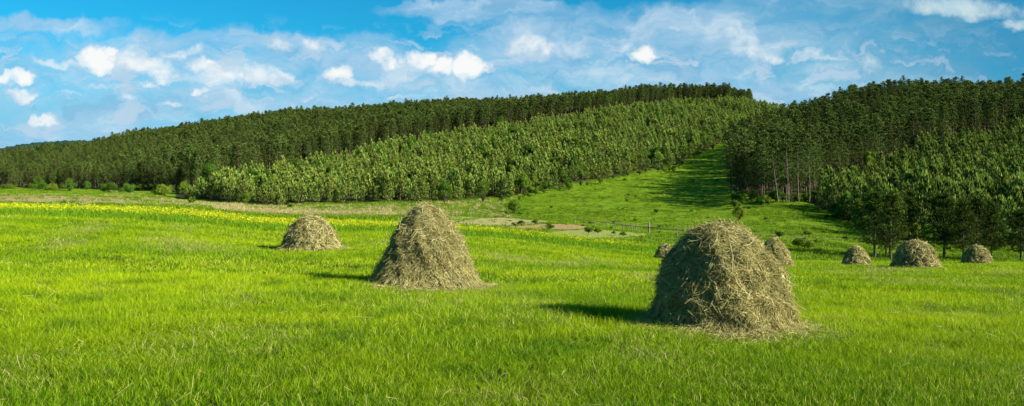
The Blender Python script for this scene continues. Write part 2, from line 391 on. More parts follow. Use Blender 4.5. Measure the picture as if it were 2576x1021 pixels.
M['leafy'] = leaf_mat('yellowgreen_leaves', [(0, (.060, .11, .010)), (.5, (.12, .19, .014)), (1, (.20, .27, .03))], val=.2, trans=.3)
M['dry'] = leaf_mat('dry_grass', [(0, (.15, .15, .04)), (.5, (.36, .28, .12)), (1, (.62, .50, .27))], val=.2, trans=.2, patch=.6, pscale=.15, patchcol=(.12, .18, .02))
M['tall'] = leaf_mat('tall_green_grass', [(0, (.055, .14, .006)), (.6, (.115, .24, .006)), (1, (.20, .33, .012))], val=.2, trans=.3)
M['rape'] = leaf_mat('flower_heads', [(0, (.42, .44, .01)), (1, (.74, .72, .02))], val=.1, trans=.25)
M['farwood'] = leaf_mat('far_woodland', [(0, (.016, .040, .022)), (1, (.035, .075, .04))], val=.2, trans=0)

# ------------------------------------------------------------------ ground sheet
def fanY(X, d): return np.interp(X, d[0::2], d[1::2])
Y_Y0 = [450,232, 700,203, 1000,212, 1270,224, 1500,264, 1700,304, 1800,362, 1850,398, 1990,430]
Y_Y1 = [450,234, 500,262, 700,332, 1000,402, 1270,452, 1500,500, 1700,560, 1990,570]
L_Y0 = [-500,350, 0,342, 230,320, 350,300, 440,282, 520,282, 700,346, 1000,416, 1270,468, 1500,520, 1700,640, 2000,660]
L_Y1 = [-500,560, 0,560, 230,600, 340,690, 450,720, 2000,730]
R_Y0 = [1832,196, 2000,193, 2050,205, 2100,240, 2150,262, 2300,295, 2450,322, 2575,335, 3000,340]
R_Y1 = [1832,320, 1900,350, 1950,400, 2000,430, 2575,470, 3000,470]
S_Y0 = [2030,196, 2100,166, 2150,152, 2300,128, 2575,114, 3000,112]
def build_ground():
    ths = np.concatenate([np.linspace(-PI, -0.75, 70)[:-1], np.linspace(-0.75, 0.75, 620), np.linspace(0.75, PI, 70)[1:]])
    rs = np.concatenate([[0.0], np.exp(np.linspace(math.log(1.0), math.log(1400), 430)), [2200, 4500]])
    T_, R_ = np.meshgrid(ths, rs, indexing='ij')
    x = R_*np.sin(T_); y = R_*np.cos(T_)
    z = H(x, y); z[:, -2] = -25; z[:, -1] = -25
    n, m = T_.shape
    idx = np.arange(n*m).reshape(n, m)
    F = np.stack([idx[:-1, :-1], idx[1:, :-1], idx[1:, 1:], idx[:-1, 1:]], -1).reshape(-1, 4)[:, ::-1]
    X = CX+FPX*np.tan(np.clip(T_, -.75, .75)); Y = np.maximum(y, 0)
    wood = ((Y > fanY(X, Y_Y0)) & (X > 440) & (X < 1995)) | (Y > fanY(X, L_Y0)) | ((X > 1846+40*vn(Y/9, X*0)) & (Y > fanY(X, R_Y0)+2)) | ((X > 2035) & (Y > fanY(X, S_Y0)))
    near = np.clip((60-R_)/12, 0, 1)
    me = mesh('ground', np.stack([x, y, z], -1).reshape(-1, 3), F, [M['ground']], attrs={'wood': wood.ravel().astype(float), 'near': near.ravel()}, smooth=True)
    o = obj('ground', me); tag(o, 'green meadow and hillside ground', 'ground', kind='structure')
build_ground()
def far_hill():
    xs = np.linspace(-1500, -700, 160); n = len(xs)
    V = []; prof = np.interp(xs, [-1500, -1440, -1350, -1260, -1170, -1100, -900, -700], [60, 92, 107, 113, 115, 108, 80, 30])
    rows = 14
    for k in range(rows):
        f = k/(rows-1)
        z = -25+(prof+25)*math.sin(f*PI/2)
        yy = 1900+500*f
        V.append(np.stack([xs*(yy/2400)*1.0, np.full(n, yy)+30*fbm(xs/60, yy/60+k, 2), z+(9*fbm(xs/12, k*1.7+xs*0, 3))*f], -1))
    for yy, f in ((2700, .6), (3200, -0.1)):
        V.append(np.stack([xs, np.full(n, yy), -25+(prof+25)*f], -1))
    V = np.array(V); idx = np.arange(V.shape[0]*n).reshape(-1, n)
    F = np.stack([idx[:-1, :-1], idx[:-1, 1:], idx[1:, 1:], idx[1:, :-1]], -1).reshape(-1, 4)
    rn = R.rand(V.shape[0]*n)
    o = obj('hills', mesh('hills', V.reshape(-1, 3), F, [M['farwood']], attrs={'rnd': rn})); tag(o, 'dark wooded hill far away beyond the left forest', 'hill', kind='structure')
far_hill()

# sheets laid on the ground: corners in plan, given as (column, near distance, far distance)
LAID = []
def sheet(name, cols, mat, lift, label, cat, n=80, m=18, wob=1.0):
    X = np.linspace(cols[0][0], cols[-1][0], n); a = np.array(cols, float); LAID.append(a)
    Y0 = np.interp(X, a[:, 0], a[:, 1]); Y1 = np.interp(X, a[:, 0], a[:, 2])
    span = Y1-Y0; e = np.clip(span/6, 0, 1)*wob
    Y0 = Y0+e*2.2*vn(X/19, X*0+3); Y1 = Y1+e*2.2*vn(X/23, X*0+8)
    f = np.linspace(0, 1, m)
    YY = Y0[:, None]+(Y1-Y0)[:, None]*f[None]; XX = np.repeat(X[:, None], m, 1)
    x = (XX-CX)/FPX*YY; z = H(x, YY)+lift
    idx = np.arange(n*m).reshape(n, m)
    F = np.stack([idx[:-1, :-1], idx[1:, :-1], idx[1:, 1:], idx[:-1, 1:]], -1).reshape(-1, 4)
    o = obj(name, mesh(name, np.stack([x, YY, z], -1).reshape(-1, 3), F, [mat], smooth=True)); return tag(o, label, cat, kind='structure')
def dist_of(X, py, y0=60): return ground_px(X, py, y0)[1]
def psheet(name, rows, *a, y0=60, **k):
    cols = [(X, dist_of(X, bot, y0), max(dist_of(X, top, y0), dist_of(X, bot, y0)+.6)) for X, top, bot in rows]
    return sheet(name, cols, *a, **k)

# ------------------------------------------------------------------ instanced stuff
PROTO = bpy.data.collections.new('prototypes')
def scatter(name, protos, P, rot, scl, idx, label, cat, kind='stuff'):
    col = bpy.data.collections.new(name+'_kinds')
    for k, me in enumerate(protos):
        po = bpy.data.objects.new('%s_kind_%02d' % (name, k), me); col.objects.link(po)
    n = len(P)
    me = bpy.data.meshes.new(name); me.vertices.add(n); me.vertices.foreach_set('co', np.asarray(P, np.float32).ravel())
    for an, ty, dat, f in (('rot', 'FLOAT_VECTOR', rot, 'vector'), ('scl', 'FLOAT_VECTOR', scl, 'vector')):
        at = me.attributes.new(an, ty, 'POINT'); at.data.foreach_set(f, np.asarray(dat, np.float32).ravel())
    at = me.attributes.new('idx', 'INT', 'POINT'); at.data.foreach_set('value', np.asarray(idx, np.int32))
    o = obj(name, me); tag(o, label, cat, kind=kind)
    g = bpy.data.node_groups.new(name, 'GeometryNodeTree')
    g.interface.new_socket('Geometry', in_out='INPUT', socket_type='NodeSocketGeometry')
    g.interface.new_socket('Geometry', in_out='OUTPUT', socket_type='NodeSocketGeometry')
    gi = g.nodes.new('NodeGroupInput'); go = g.nodes.new('NodeGroupOutput')
    ci = g.nodes.new('GeometryNodeCollectionInfo'); ci.inputs['Collection'].default_value = col
    ci.inputs['Separate Children'].default_value = True; ci.inputs['Reset Children'].default_value = True
    ip = g.nodes.new('GeometryNodeInstanceOnPoints'); ip.inputs['Pick Instance'].default_value = True
    def na(nm, ty):
        q = g.nodes.new('GeometryNodeInputNamedAttribute'); q.data_type = ty; q.inputs['Name'].default_value = nm; return q.outputs['Attribute']
    L = g.links
    L.new(gi.outputs[0], ip.inputs['Points']); L.new(ci.outputs[0], ip.inputs['Instance'])
    L.new(na('idx', 'INT'), ip.inputs['Instance Index'])
    er = g.nodes.new('FunctionNodeEulerToRotation'); L.new(na('rot', 'FLOAT_VECTOR'), er.inputs[0]); L.new(er.outputs[0], ip.inputs['Rotation'])
    L.new(na('scl', 'FLOAT_VECTOR'), ip.inputs['Scale'])
    L.new(ip.outputs[0], go.inputs[0])
    md = o.modifiers.new('scatter', 'NODES'); md.node_group = g
    return o

# blades: curved strips, three segments
def blades(n, rad, h0, h1_, w0, w1, lean=.35, rr=R, rnd=None, jitter=True):
    a = rr.rand(n)*2*PI; r = rad*np.sqrt(rr.rand(n)); base = np.stack([r*np.cos(a), r*np.sin(a), -0.01+0*r], -1)
    hh = h0+(h1_-h0)*rr.rand(n)**1.3; ww = w0+(w1-w0)*rr.rand(n)
    d = rr.rand(n)*2*PI; ln = lean*(0.2+rr.rand(n))
    D = np.stack([np.cos(d), np.sin(d), 0*d], -1); fa = rr.rand(n)*2*PI
    S = np.stack([np.cos(fa), np.sin(fa), 0*fa], -1)*ww[:, None]/2
    V = []
    for s, wf in ((0, 1.0), (.45, .85), (.8, .5), (1.0, 0.0)):
        c = base+D*(hh*ln*s*s)[:, None]+np.stack([0*hh, 0*hh, hh*(s-0.25*ln*s*s)], -1)
        if wf > 0: V += [c-S*wf, c+S*wf]
        else: V += [c]
    V = np.stack(V, 1)      # n,7,3
    o = np.arange(n)[:, None]*7
    q = np.concatenate([o+np.array([0, 1, 3, 2]), o+np.array([2, 3, 5, 4])]); t3 = o+np.array([4, 5, 6])
    rv = rr.rand(n) if rnd is None else rnd(n)
    return V.reshape(-1, 3), [q, t3], np.repeat(rv, 7)
def tuft_mesh(name, mat, *a, **k):
    V, F, rv = blades(*a, **k); return mesh(name, V, F, [mat], attrs={'rnd': rv})

def fan_points(n, y0, y1, umax=0.72):
    Y = np.sqrt(y0*y0+(y1*y1-y0*y0)*R.rand(n)); u = (R.rand(n)*2-1)*umax
    return u*Y, Y
# haystacks: (column, picture top, picture bottom, profile, column drift)
STACKS = [
 dict(X=1812, top=567, bot=846, prof=[(0,.75),(.06,.69),(.14,.645),(.25,.62),(.4,.59),(.55,.55),(.7,.48),(.82,.39),(.91,.29),(.97,.20),(1,.10),(1.005,0)], n=32000, r=.0033, skirt=(.12,.42), label='largest haystack, nearest the camera, tousled and dome shaped, on the right'),
 dict(X=1072, top=517, bot=732, prof=[(0,.70),(.05,.67),(.15,.59),(.3,.50),(.45,.45),(.6,.40),(.75,.315),(.87,.225),(.95,.155),(.99,.09),(1.003,0)], n=28000, r=.0036, skirt=(-.02,.30), label='tall cone shaped haystack flaring at its foot, in the middle of the meadow'),
 dict(X=783, top=544, bot=633, prof=[(0,.95),(.06,.90),(.2,.82),(.4,.74),(.6,.65),(.78,.52),(.9,.38),(.97,.24),(1,0)], n=7000, r=.0066, skirt=(0,.12), label='squat flat topped haystack left of the tall cone shaped one'),
 dict(X=1946, top=596, bot=675, prof=[(0,.66),(.1,.60),(.3,.53),(.55,.44),(.8,.28),(.93,.16),(1,0)], n=3600, r=.0085, skirt=(0,.1), label='haystack half hidden behind the right shoulder of the largest haystack'),
 dict(X=1676, top=612, bot=655, prof=[(0,.72),(.2,.68),(.5,.56),(.75,.42),(.9,.26),(1,0)], n=1800, r=.012, skirt=(0,.05), label='small haystack peeping out at the left edge of the largest haystack'),
 dict(X=2154, top=617, bot=669, prof=[(0,.74),(.15,.68),(.35,.58),(.6,.46),(.82,.30),(.94,.17),(1,0)], n=2300, r=.011, skirt=(0,.06), label='small pointed haystack, leftmost of the three below the right hand pines'),
 dict(X=2303, top=602, bot=679, prof=[(0,.84),(.08,.78),(.25,.71),(.45,.64),(.65,.54),(.82,.40),(.94,.22),(1,0)], n=4200, r=.0085, skirt=(0,.08), label='broad dome shaped haystack, middle and biggest of the three below the pines'),
 dict(X=2456, top=615, bot=666, prof=[(0,.78),(.15,.71),(.35,.64),(.6,.53),(.8,.39),(.93,.22),(1,0)], n=2300, r=.011, skirt=(0,.06), label='small rounded haystack, rightmost of the three below the pines'),
]
def haystack(S, k):
    x0, yf = ground_px(S['X'], S['bot'], 6, 70)
    rb = S['prof'][0][1]; Yc = yf
    for _ in range(8):
        xc = (S['X']-CX)/FPX*Yc; zc = h1(xc, Yc); zt = CAMZ-(S['top']-HY)/FPX*Yc; Hh = zt-zc
        Yc = yf+rb*Hh*0.8
    S['pos'] = (xc, Yc, zc); S['H'] = Hh; S['rad'] = rb*Hh
    rr = np.random.RandomState(100+k)
    p = np.array([(r*(1.03, 1.06)[k] if k < 2 else r, z) for z, r in S['prof']])*Hh; c0 = 0.28*Hh
    # star shaped radius about (0, c0)
    zz = np.interp(np.linspace(0, 1, 300), np.linspace(0, 1, len(p)), p[:, 1]); rr_ = np.interp(np.linspace(0, 1, 300), np.linspace(0, 1, len(p)), p[:, 0])
    phi = np.arctan2(zz-c0, rr_); rho = np.hypot(zz-c0, rr_); order = np.argsort(phi); phi = phi[order]; rho = rho[order]
    rho = np.convolve(np.pad(rho, 8, mode='edge'), np.ones(17)/17, 'valid')
    ph0 = rr.rand(12)*2*PI; LA = .75 if k < 2 else .5
    def lump(th, ph):
        q = LA*np.clip(np.cos(ph)*1.3, 0, 1)
        return 1+q*(0.035*np.sin(2*th+ph0[0]+1.5*ph)+0.035*np.sin(3*th+ph0[1]-2*ph)+0.034*np.sin(5*th+ph0[2]+3*ph)+0.026*np.sin(7*ph+ph0[3]+2*th)+0.022*np.sin(11*th+5*ph+ph0[4])+0.020*np.sin(13*ph-7*th+ph0[5])+0.014*np.sin(19*th+9*ph+ph0[6])+0.014*np.sin(23*ph+5*th+ph0[7]))
    def proj(Q, off):
        d = Q-np.array([0, 0, c0]); th = np.arctan2(d[..., 1], d[..., 0]); r2 = np.hypot(d[..., 0], d[..., 1]); ph = np.arctan2(d[..., 2], r2)
        rho_ = np.interp(ph, phi, rho)*lump(th, ph)+off
        # below the lowest profile angle stay on the ground radius
        n = np.stack([np.cos(ph)*np.cos(th), np.cos(ph)*np.sin(th), np.sin(ph)], -1)
        return np.array([0, 0, c0])+n*rho_[..., None]
    nst = S['n']; K = 6
    # starting points, area weighted
    ph = np.arcsin(rr.uniform(math.sin(phi[0]), 1, nst*2)); th = rr.rand(nst*2)*2*PI
    w = np.interp(ph, phi, rho)**2; keep = rr.rand(nst*2) < w/w.max(); ph = ph[keep][:nst]; th = th[keep][:nst]; nst = len(ph)
    nrm = np.stack([np.cos(ph)*np.cos(th), np.cos(ph)*np.sin(th), np.sin(ph)], -1)
    off0 = (rr.uniform(-0.105, 0.018, nst)+(rr.rand(nst) < .03)*rr.uniform(0, .03, nst))
    P0 = proj(np.array([0, 0, c0])+nrm, off0)
    down = np.array([0, 0, -1.])-nrm*(-nrm[:, 2:3]); down /= np.linalg.norm(down, axis=1, keepdims=True)+1e-6
    side = np.cross(nrm, down)
    # locks: neighbouring straws run alike
    cell = (np.floor(th*Hh*rb*4)+31*np.floor(ph*Hh*4)).astype(int); la = np.random.RandomState(5+k).normal(0, .75, 4096)[cell % 4096]
    an = la+rr.normal(0, .55, nst); top = ph > 1.0; an = np.where(top | (rr.rand(nst) < .25), rr.rand(nst)*2*PI, an)
    D = down*np.cos(an)[:, None]+side*np.sin(an)[:, None]
    ln = rr.uniform(.14, .48, nst)*min(1.0, Hh/1.2+.2)
    turn = rr.normal(0, 1.6, nst)
    pts = [P0]; cur = P0
    lift = np.abs(rr.normal(0, .026, nst))*(rr.rand(nst) < .6)
    lift = lift+(rr.rand(nst) < .03)*rr.uniform(0, .06, nst)
    for q in range(1, K):
        s = q/(K-1)
        D = D+np.cross(nrm, D)*(turn/(K-1))[:, None]*.5+rr.normal(0, .10, (nst, 3))
        D /= np.linalg.norm(D, axis=1, keepdims=True)
        nx = cur+D*(ln/(K-1))[:, None]
        sp = proj(nx, off0*(1-.4*s)+lift*s*s*(2.0))
        pts.append(sp); D = (sp-cur); D /= np.linalg.norm(D, axis=1, keepdims=True)+1e-6; cur = sp
    P = np.stack(pts, 1)
    # skirt and loose straws around the foot
    sx, sw = S['skirt']; ns = int(S['n']*(.14 if sw > .2 else .07))
    a = rr.rand(ns)*2*PI; dist = rb*Hh*(0.86+np.abs(rr.normal(0, .5*sw+.04, ns)))
    if sx: dist *= 1+sx*np.cos(a)*(rr.rand(ns))
    b = a+rr.normal(0, 1.0, ns); l2 = rr.uniform(.15, .45, ns)
    s = np.linspace(-.5, .5, K)
    cx_ = dist*np.cos(a); cy_ = dist*np.sin(a)
    bx = cx_[:, None]+np.cos(b)[:, None]*s*l2[:, None]; by = cy_[:, None]+np.sin(b)[:, None]*s*l2[:, None]+(rr.normal(0, .05, ns)[:, None])*(s*s-.1)
    bz = 0.03+.09*rr.rand(ns)[:, None]*np.exp(-((dist/(rb*Hh)-0.9)/.25)[:, None])+rr.normal(0, .02, (ns, K))
    P = np.concatenate([P, np.stack([bx, by, bz], -1)])
    # ground follows the slope
    gx = P[..., 0]+xc; gy = P[..., 1]+Yc
    dz = H(gx, gy)-zc; fall = np.clip(1-P[..., 2]/(.5*Hh), 0, 1)
    P[..., 2] += dz*fall
    P[..., 2] = np.maximum(P[..., 2], dz*fall+.01)
    N = len(P); rad = S['r']*rr.uniform(.6, 1.35, N)[:, None]*np.array([.8, 1, 1, .95, .85, .55])[None]
    V, F = tubes(P, rad, 3)
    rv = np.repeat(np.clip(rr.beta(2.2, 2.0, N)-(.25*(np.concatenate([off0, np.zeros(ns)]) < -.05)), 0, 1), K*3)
    # core
    nt, npv = 72, 40
    phs = np.linspace(phi[0], PI/2-.001, npv); ths = np.arange(nt)*2*PI/nt
    TT, PP = np.meshgrid(ths, phs, indexing='ij')
    nn = np.stack([np.cos(PP)*np.cos(TT), np.cos(PP)*np.sin(TT), np.sin(PP)], -1)
    CV = proj(np.array([0, 0, c0])+nn, -0.10-0.0*PP+.02*fbm(TT*6, PP*9, 3))
    gx = CV[..., 0]+xc; gy = CV[..., 1]+Yc; dz = H(gx, gy)-zc; CV[..., 2] += dz*np.clip(1-CV[..., 2]/(.5*Hh), 0, 1)
    CV[:, 0, 2] -= .12
    ci = np.arange(nt*npv).reshape(nt, npv); c2 = np.roll(ci, -1, 0)
    CF = np.stack([ci[:, :-1], c2[:, :-1], c2[:, 1:], ci[:, 1:]], -1).reshape(-1, 4)
    o0 = len(V)
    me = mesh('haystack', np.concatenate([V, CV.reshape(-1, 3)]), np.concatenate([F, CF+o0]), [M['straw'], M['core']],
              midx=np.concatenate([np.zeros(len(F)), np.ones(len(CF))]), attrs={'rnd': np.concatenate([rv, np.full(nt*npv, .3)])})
    o = obj('haystack', me, loc=(xc, Yc, zc)); tag(o, S['label'], 'haystack', 'haystacks standing on the mown meadow')
    print('haystack', k, 'Y %.1f H %.2f rad %.2f' % (Yc, Hh, rb*Hh))
for k, S in enumerate(STACKS): haystack(S, k)

# meadow grass
def near_stack(x, y, f=.85):
    m = np.zeros(len(x), bool)
    for S in STACKS: m |= np.hypot(x-S['pos'][0], y-S['pos'][1]) < S['rad']*f
    return m
def meadow_far(X):      # where the mown meadow ends, per column
    return np.interp(X, [-500, 0, 230, 450, 700, 1000, 1270, 1500, 1700, 1830, 2000, 2150, 2575, 3000], [38, 38, 39, 40, 43, 48, 57, 58, 62, 66, 64, 63, 64, 64])
def grass_layer(name, zones, protos_f, label):
    Ps, Rs, Ss, Is = [], [], [], []
    for (n, y0, y1, sc, i0, i1) in zones:
        x, y = fan_points(n, y0, y1); X = CX+FPX*x/y
        ok = (y < meadow_far(X)+R.normal(0, .4, n)) & ~near_stack(x, y)
        x = x[ok]; y = y[ok]; n = len(x)
        z = H(x, y)
        Ps.append(np.stack([x, y, z], -1))
        tx = .35*fbm(x/1.7+50, y/1.7, 2)+R.normal(0, .08, n); ty = .35*fbm(x/1.9+9, y/1.9+70, 2)+R.normal(0, .08, n)+.10*np.clip(x/8, -1, 1)*(y < 20)
        Rs.append(np.stack([tx, ty, R.rand(n)*2*PI], -1))
        s = sc*(1+.8*fbm(x/1.1, y/1.1, 3))*R.uniform(.8, 1.2, n)
        Ss.append(np.stack([sc*np.ones(n), sc*np.ones(n), s], -1)); Is.append(R.randint(i0, i1, n))
    return scatter(name, protos_f, np.concatenate(Ps), np.concatenate(Rs), np.concatenate(Ss), np.concatenate(Is), label, 'grass')
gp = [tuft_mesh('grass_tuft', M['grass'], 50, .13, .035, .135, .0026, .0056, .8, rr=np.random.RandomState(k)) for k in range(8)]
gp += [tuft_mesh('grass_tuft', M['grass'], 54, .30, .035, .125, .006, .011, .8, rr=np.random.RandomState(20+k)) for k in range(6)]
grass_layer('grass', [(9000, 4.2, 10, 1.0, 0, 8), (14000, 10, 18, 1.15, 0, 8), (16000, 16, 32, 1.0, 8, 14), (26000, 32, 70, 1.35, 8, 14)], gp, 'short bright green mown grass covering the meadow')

dp = [tuft_mesh('dry_stalks', M['straw'], 12, .22, .02, .10, .0018, .0034, 1.2, rr=np.random.RandomState(140+k), rnd=lambda n: np.linspace(.25, .72, n)) for k in range(3)]
def dry_patches():
    x, y = fan_points(26000, 4.5, 36); k = (fbm(x/1.6+31, y/2.4+12, 4) > .27) & ~near_stack(x, y, .9); x, y = x[k], y[k]; n = len(x)
    s = R.uniform(.8, 1.3, n)*(1+y/40)
    scatter('dry_stubble', dp, np.stack([x, y, H(x, y)+.01], -1), np.stack([R.normal(0, .3, n), R.normal(0, .3, n), R.rand(n)*6.28], -1), np.stack([s, s, s], -1), R.randint(0, 3, n), 'patches of dry cut stubble showing through the meadow grass', 'stubble')
dry_patches()

# loose straws lying in the grass
def litter():
    n = 800; rr = np.random.RandomState(44)
    Y = 5+45*rr.rand(n)**1.6; u = (rr.rand(n)*2-1)*.7; x = u*Y; y = Y
    k = (fbm(x/2.0+5, y/2.6, 3) > -.1) | (rr.rand(n) < .3); x = x[k]; y = y[k]; n = len(x)
    a = rr.rand(n)*2*PI; l = rr.uniform(.06, .26, n); s = np.linspace(-.5, .5, 5)
    bend = rr.normal(0, .25, n)
    px = x[:, None]+np.cos(a)[:, None]*s*l[:, None]-np.sin(a)[:, None]*(bend*l)[:, None]*s**2; py = y[:, None]+np.sin(a)[:, None]*s*l[:, None]+np.cos(a)[:, None]*(bend*l)[:, None]*s**2
    pz = H(px, py)+.05+rr.uniform(0, .04, n)[:, None]+rr.normal(0, .10, n)[:, None]*s
    P = np.stack([px, py, pz], -1)
    V, F = tubes(P, np.full((n, 5), .0013)*(1+y/14)[:, None], 3)
    o = obj('hay_litter', mesh('hay_litter', V, F, [M['straw']], attrs={'rnd': np.repeat(rr.uniform(.4, .85, n), 15)})); tag(o, 'loose pale hay stalks lying scattered in the meadow grass', 'hay', kind='stuff')
litter()

# flower strip, tall grass, dry grass, weeds on the rough pasture
def flower_proto(k):
    rr = np.random.RandomState(300+k)
    V, F, rv = blades(30, .36, .16, .40, .012, .024, .25, rr=rr); nF = sum(len(f) for f in F)
    n = 12; a = rr.rand(n)*2*PI; r = .38*np.sqrt(rr.rand(n)); c = np.stack([r*np.cos(a), r*np.sin(a), rr.uniform(.22, .38, n)], -1)
    d = rr.normal(0, 1, (n, 3, 3)); d /= np.linalg.norm(d, axis=2, keepdims=True)
    T = c[:, None, :]+d*rr.uniform(.03, .05, n)[:, None, None]
    o0 = len(V); F2 = np.arange(n*3).reshape(n, 3)+o0
    quads, tris = F
    return mesh('flower_tuft', np.concatenate([V, T.reshape(-1, 3)]), [quads, np.concatenate([tris, F2])], [M['tall'], M['rape']],
                midx=np.concatenate([np.zeros(nF), np.ones(n)]), attrs={'rnd': np.concatenate([rv, np.repeat(rr.rand(n), 3)])})
fl = [flower_proto(k) for k in range(4)]
tg = [tuft_mesh('tall_tuft', M['tall'], 40, .38, .12, .32, .012, .024, .35, rr=np.random.RandomState(60+k)) for k in range(4)]
dg = [tuft_mesh('dry_tuft', M['dry'], 44, .45, .2, .7, .025, .05, .35, rr=np.random.RandomState(80+k)) for k in range(4)]
wg = [tuft_mesh('pasture_tuft', M['pasture'], 40, .55, .10, .34, .03, .07, .6, rr=np.random.RandomState(90+k)) for k in range(4)]
# fields and track behind the flower strip
psheet('field', [(-300,499,506),(0,499,506),(230,501,512),(450,507,519),(600,516,528),(700,524,534)], M['stubble'], .035, 'pale hay covered strip just behind the yellow flowers on the left', 'field')
psheet('soil_strip', [(-300,493,499),(0,493,499),(230,494.5,500.5),(340,498,503),(450,504,506.5)], M['soil'], .04, 'bare brown soil strip on the far left', 'field')
psheet('mown_strip', [(-300,487,490.5),(0,487,490.5),(230,490,493),(340,493,496)], M['mown'], .045, 'mown pale green strip beyond the bare soil on the left', 'field')
psheet('stubble_field', [(1145,562,566),(1165,556,567),(1200,550,569),(1240,548.5,569.5),(1290,550,569),(1340,554,564),(1375,557,560)], M['stubble'], .05, 'pale patch of cut stubble with swaths beyond the tall haystack', 'field')
psheet('soil_patch', [(1260,571,574),(1310,569,576),(1360,565,578),(1400,563.5,578),(1440,566,578),(1480,571,576)], M['soil'], .05, 'small bare brown soil patch beyond the flower strip', 'field')
psheet('mown_patch', [(1370,586,594),(1410,582,598),(1460,579,601),(1520,580,602),(1570,584,599),(1625,589,593)], M['mown'], .05, 'pale green mown patch in front of the rail fence', 'field')
psheet('hay_swath', [(1100,545,562),(1140,545,559),(1180,546,552),(1200,546,549)], M['mown'], .052, 'pale striped mown corner beside the tall haystack', 'field')
trk = [(1130,556),(1240,548),(1360,550),(1440,555),(1560,563),(1700,574),(1800,581),(1900,590),(2000,598),(2140,605),(2300,610),(2600,612)]
def track():
    for off, nm in ((0, 'track'), (1.6, 'track')):
        cols = []
        for X, py in trk:
            Y = dist_of(X, py, 70); cols.append((X, Y+off, Y+off+.55))
        sheet(nm, cols, M['track'], .05, 'left wheel rut of the dirt track' if off == 0 else 'far wheel rut of the dirt track', 'track', n=240, m=3, wob=0)
track()

F_Y0 = [-500,39, 0,39, 230,40, 450,41, 700,44, 1000,49.5, 1150,54, 1270,58.5, 1500,60, 1700,63, 1760,66]
F_Y1 = [-500,60, 0,60, 230,59, 450,58, 700,61, 1000,69, 1150,73, 1270,75, 1500,80, 1700,84, 1760,80]
def band(name, protos, X0, X1, d0, d1, n, sc, label, cat, dens=None, zsc=(.8, 1.2), tilt=.12):
    X = R.uniform(X0, X1, n); a0 = fanY(X, d0); a1 = fanY(X, d1); Y = np.sqrt(a0**2+(a1**2-a0**2)*R.rand(n)); x = (X-CX)/FPX*Y
    if dens is not None: k = R.rand(n) < dens(X, Y, x); X, Y, x = X[k], Y[k], x[k]
    n = len(X)
    s = sc*R.uniform(.8, 1.25, n)
    return scatter(name, protos, np.stack([x, Y, H(x, Y)-.02], -1), np.stack([R.normal(0, tilt, n), R.normal(0, tilt, n), R.rand(n)*2*PI], -1),
                   np.stack([s, s, s*R.uniform(*zsc, n)], -1), R.randint(0, len(protos), n), label, cat)
def fdens(X, Y, x):
    f = (Y-fanY(X, F_Y0))/(fanY(X, F_Y1)-fanY(X, F_Y0))
    return np.clip((f-.12)*4, 0, 1)*np.clip(.75+1.3*fbm(x/2.5, Y/3.5, 3)-.55*np.clip((X-1100)/500, 0, 1), 0.04, 1)*np.where(X > 1150, np.clip(1.5-1.3*f, 0.1, 1), 1)
band('flowers', fl, -400, 1760, F_Y0, F_Y1, 11500, 1.0, 'bright yellow flowering strip across the far side of the meadow', 'flowers', fdens)
def tdens(X, Y, x):
    f = (Y-fanY(X, F_Y0))/(fanY(X, F_Y1)-fanY(X, F_Y0)); return np.clip(1.3-f*1.6, .5, 1)*np.clip(1-(X-1050)/500, .25, 1)
band('tall_grass', tg, -400, 1760, [a-(.8 if i % 2 else 0) for i, a in enumerate(F_Y0)], F_Y1, 15000, 1.0, 'taller dark green grass along the front of the yellow strip', 'grass', tdens)
def pband(xs, pys, y0=60): return [v for X, p in zip(xs, pys) for v in (X, dist_of(X, p, y0))]
_dx = [540, 700, 850, 1000, 1120, 1200]
band('dry_grass', dg, 540, 1030, pband(_dx, [531, 541, 543, 544, 546, 546]), pband(_dx, [524, 531, 533, 534, 538, 538]), 2600, .8, 'pale dry grass strip along the far edge of the meadow', 'grass',
     lambda X, Y, x: np.clip(.75+1.8*fbm(x/9, Y/9, 3), .1, 1))
band('rough_grass', dg+tg+tg+tg+wg, 560, 1290, pband(_dx, [526, 534, 536, 536, 544, 546]), [560,228, 700,200, 1000,208, 1270,222, 1340,226], 5200, 1.0, 'mixed dry and green rough grass before the young plantation', 'grass',
     lambda X, Y, x: np.clip(.6+1.8*fbm(x/9, Y/9, 3), .1, 1))
sg = [tuft_mesh('cut_tuft', M['dry'], 34, .5, .04, .14, .02, .045, .9, rr=np.random.RandomState(110+k)) for k in range(3)]
band('cut_hay', sg+wg[:1], -300, 700, [-300,61, 0,61, 230,61, 450,60, 700,64], [-300,150, 0,150, 230,150, 450,135, 700,130], 5000, 1.0, 'cut hay and stubble lying on the strips behind the yellow flowers', 'hay', lambda X, Y, x: np.clip(.35+1.6*fbm(x/5, Y/5, 3), .05, 1))
band('straw_bank', dg, 250, 620, [250,150, 450,135, 620,140], [250,300, 450,222, 620,196], 1300, .6, 'pale straw coloured rough verge below the left forest', 'grass', lambda X, Y, x: np.clip(.5+2*fbm(x/8, Y/8, 3), 0, 1))
def on_sheet(X, Y):
    m = np.zeros(len(X), bool)
    for a in LAID: m |= (X > a[0, 0]) & (X < a[-1, 0]) & (Y > np.interp(X, a[:, 0], a[:, 1])-.5) & (Y < np.interp(X, a[:, 0], a[:, 2])+.3)
    return m
def pdens(X, Y, x): return np.where(on_sheet(X, Y), .10, 1)*np.clip(.55+1.5*fbm(x/6, Y/6, 3), .08, 1)
band('pasture_grass', wg+tg[:2], -300, 2900, [-300,62, 0,62, 230,61, 450,60, 620,64, 1000,72, 1270,78, 1760,76, 2000,66, 2900,66], [-300,320, 0,320, 230,300, 450,225, 620,200, 1270,235, 1500,268, 1700,305, 1800,365, 1850,390, 1900,200, 2150,168, 2900,140], 56000, 1.0, 'rough green pasture grass on the slope beyond the meadow', 'grass', pdens)

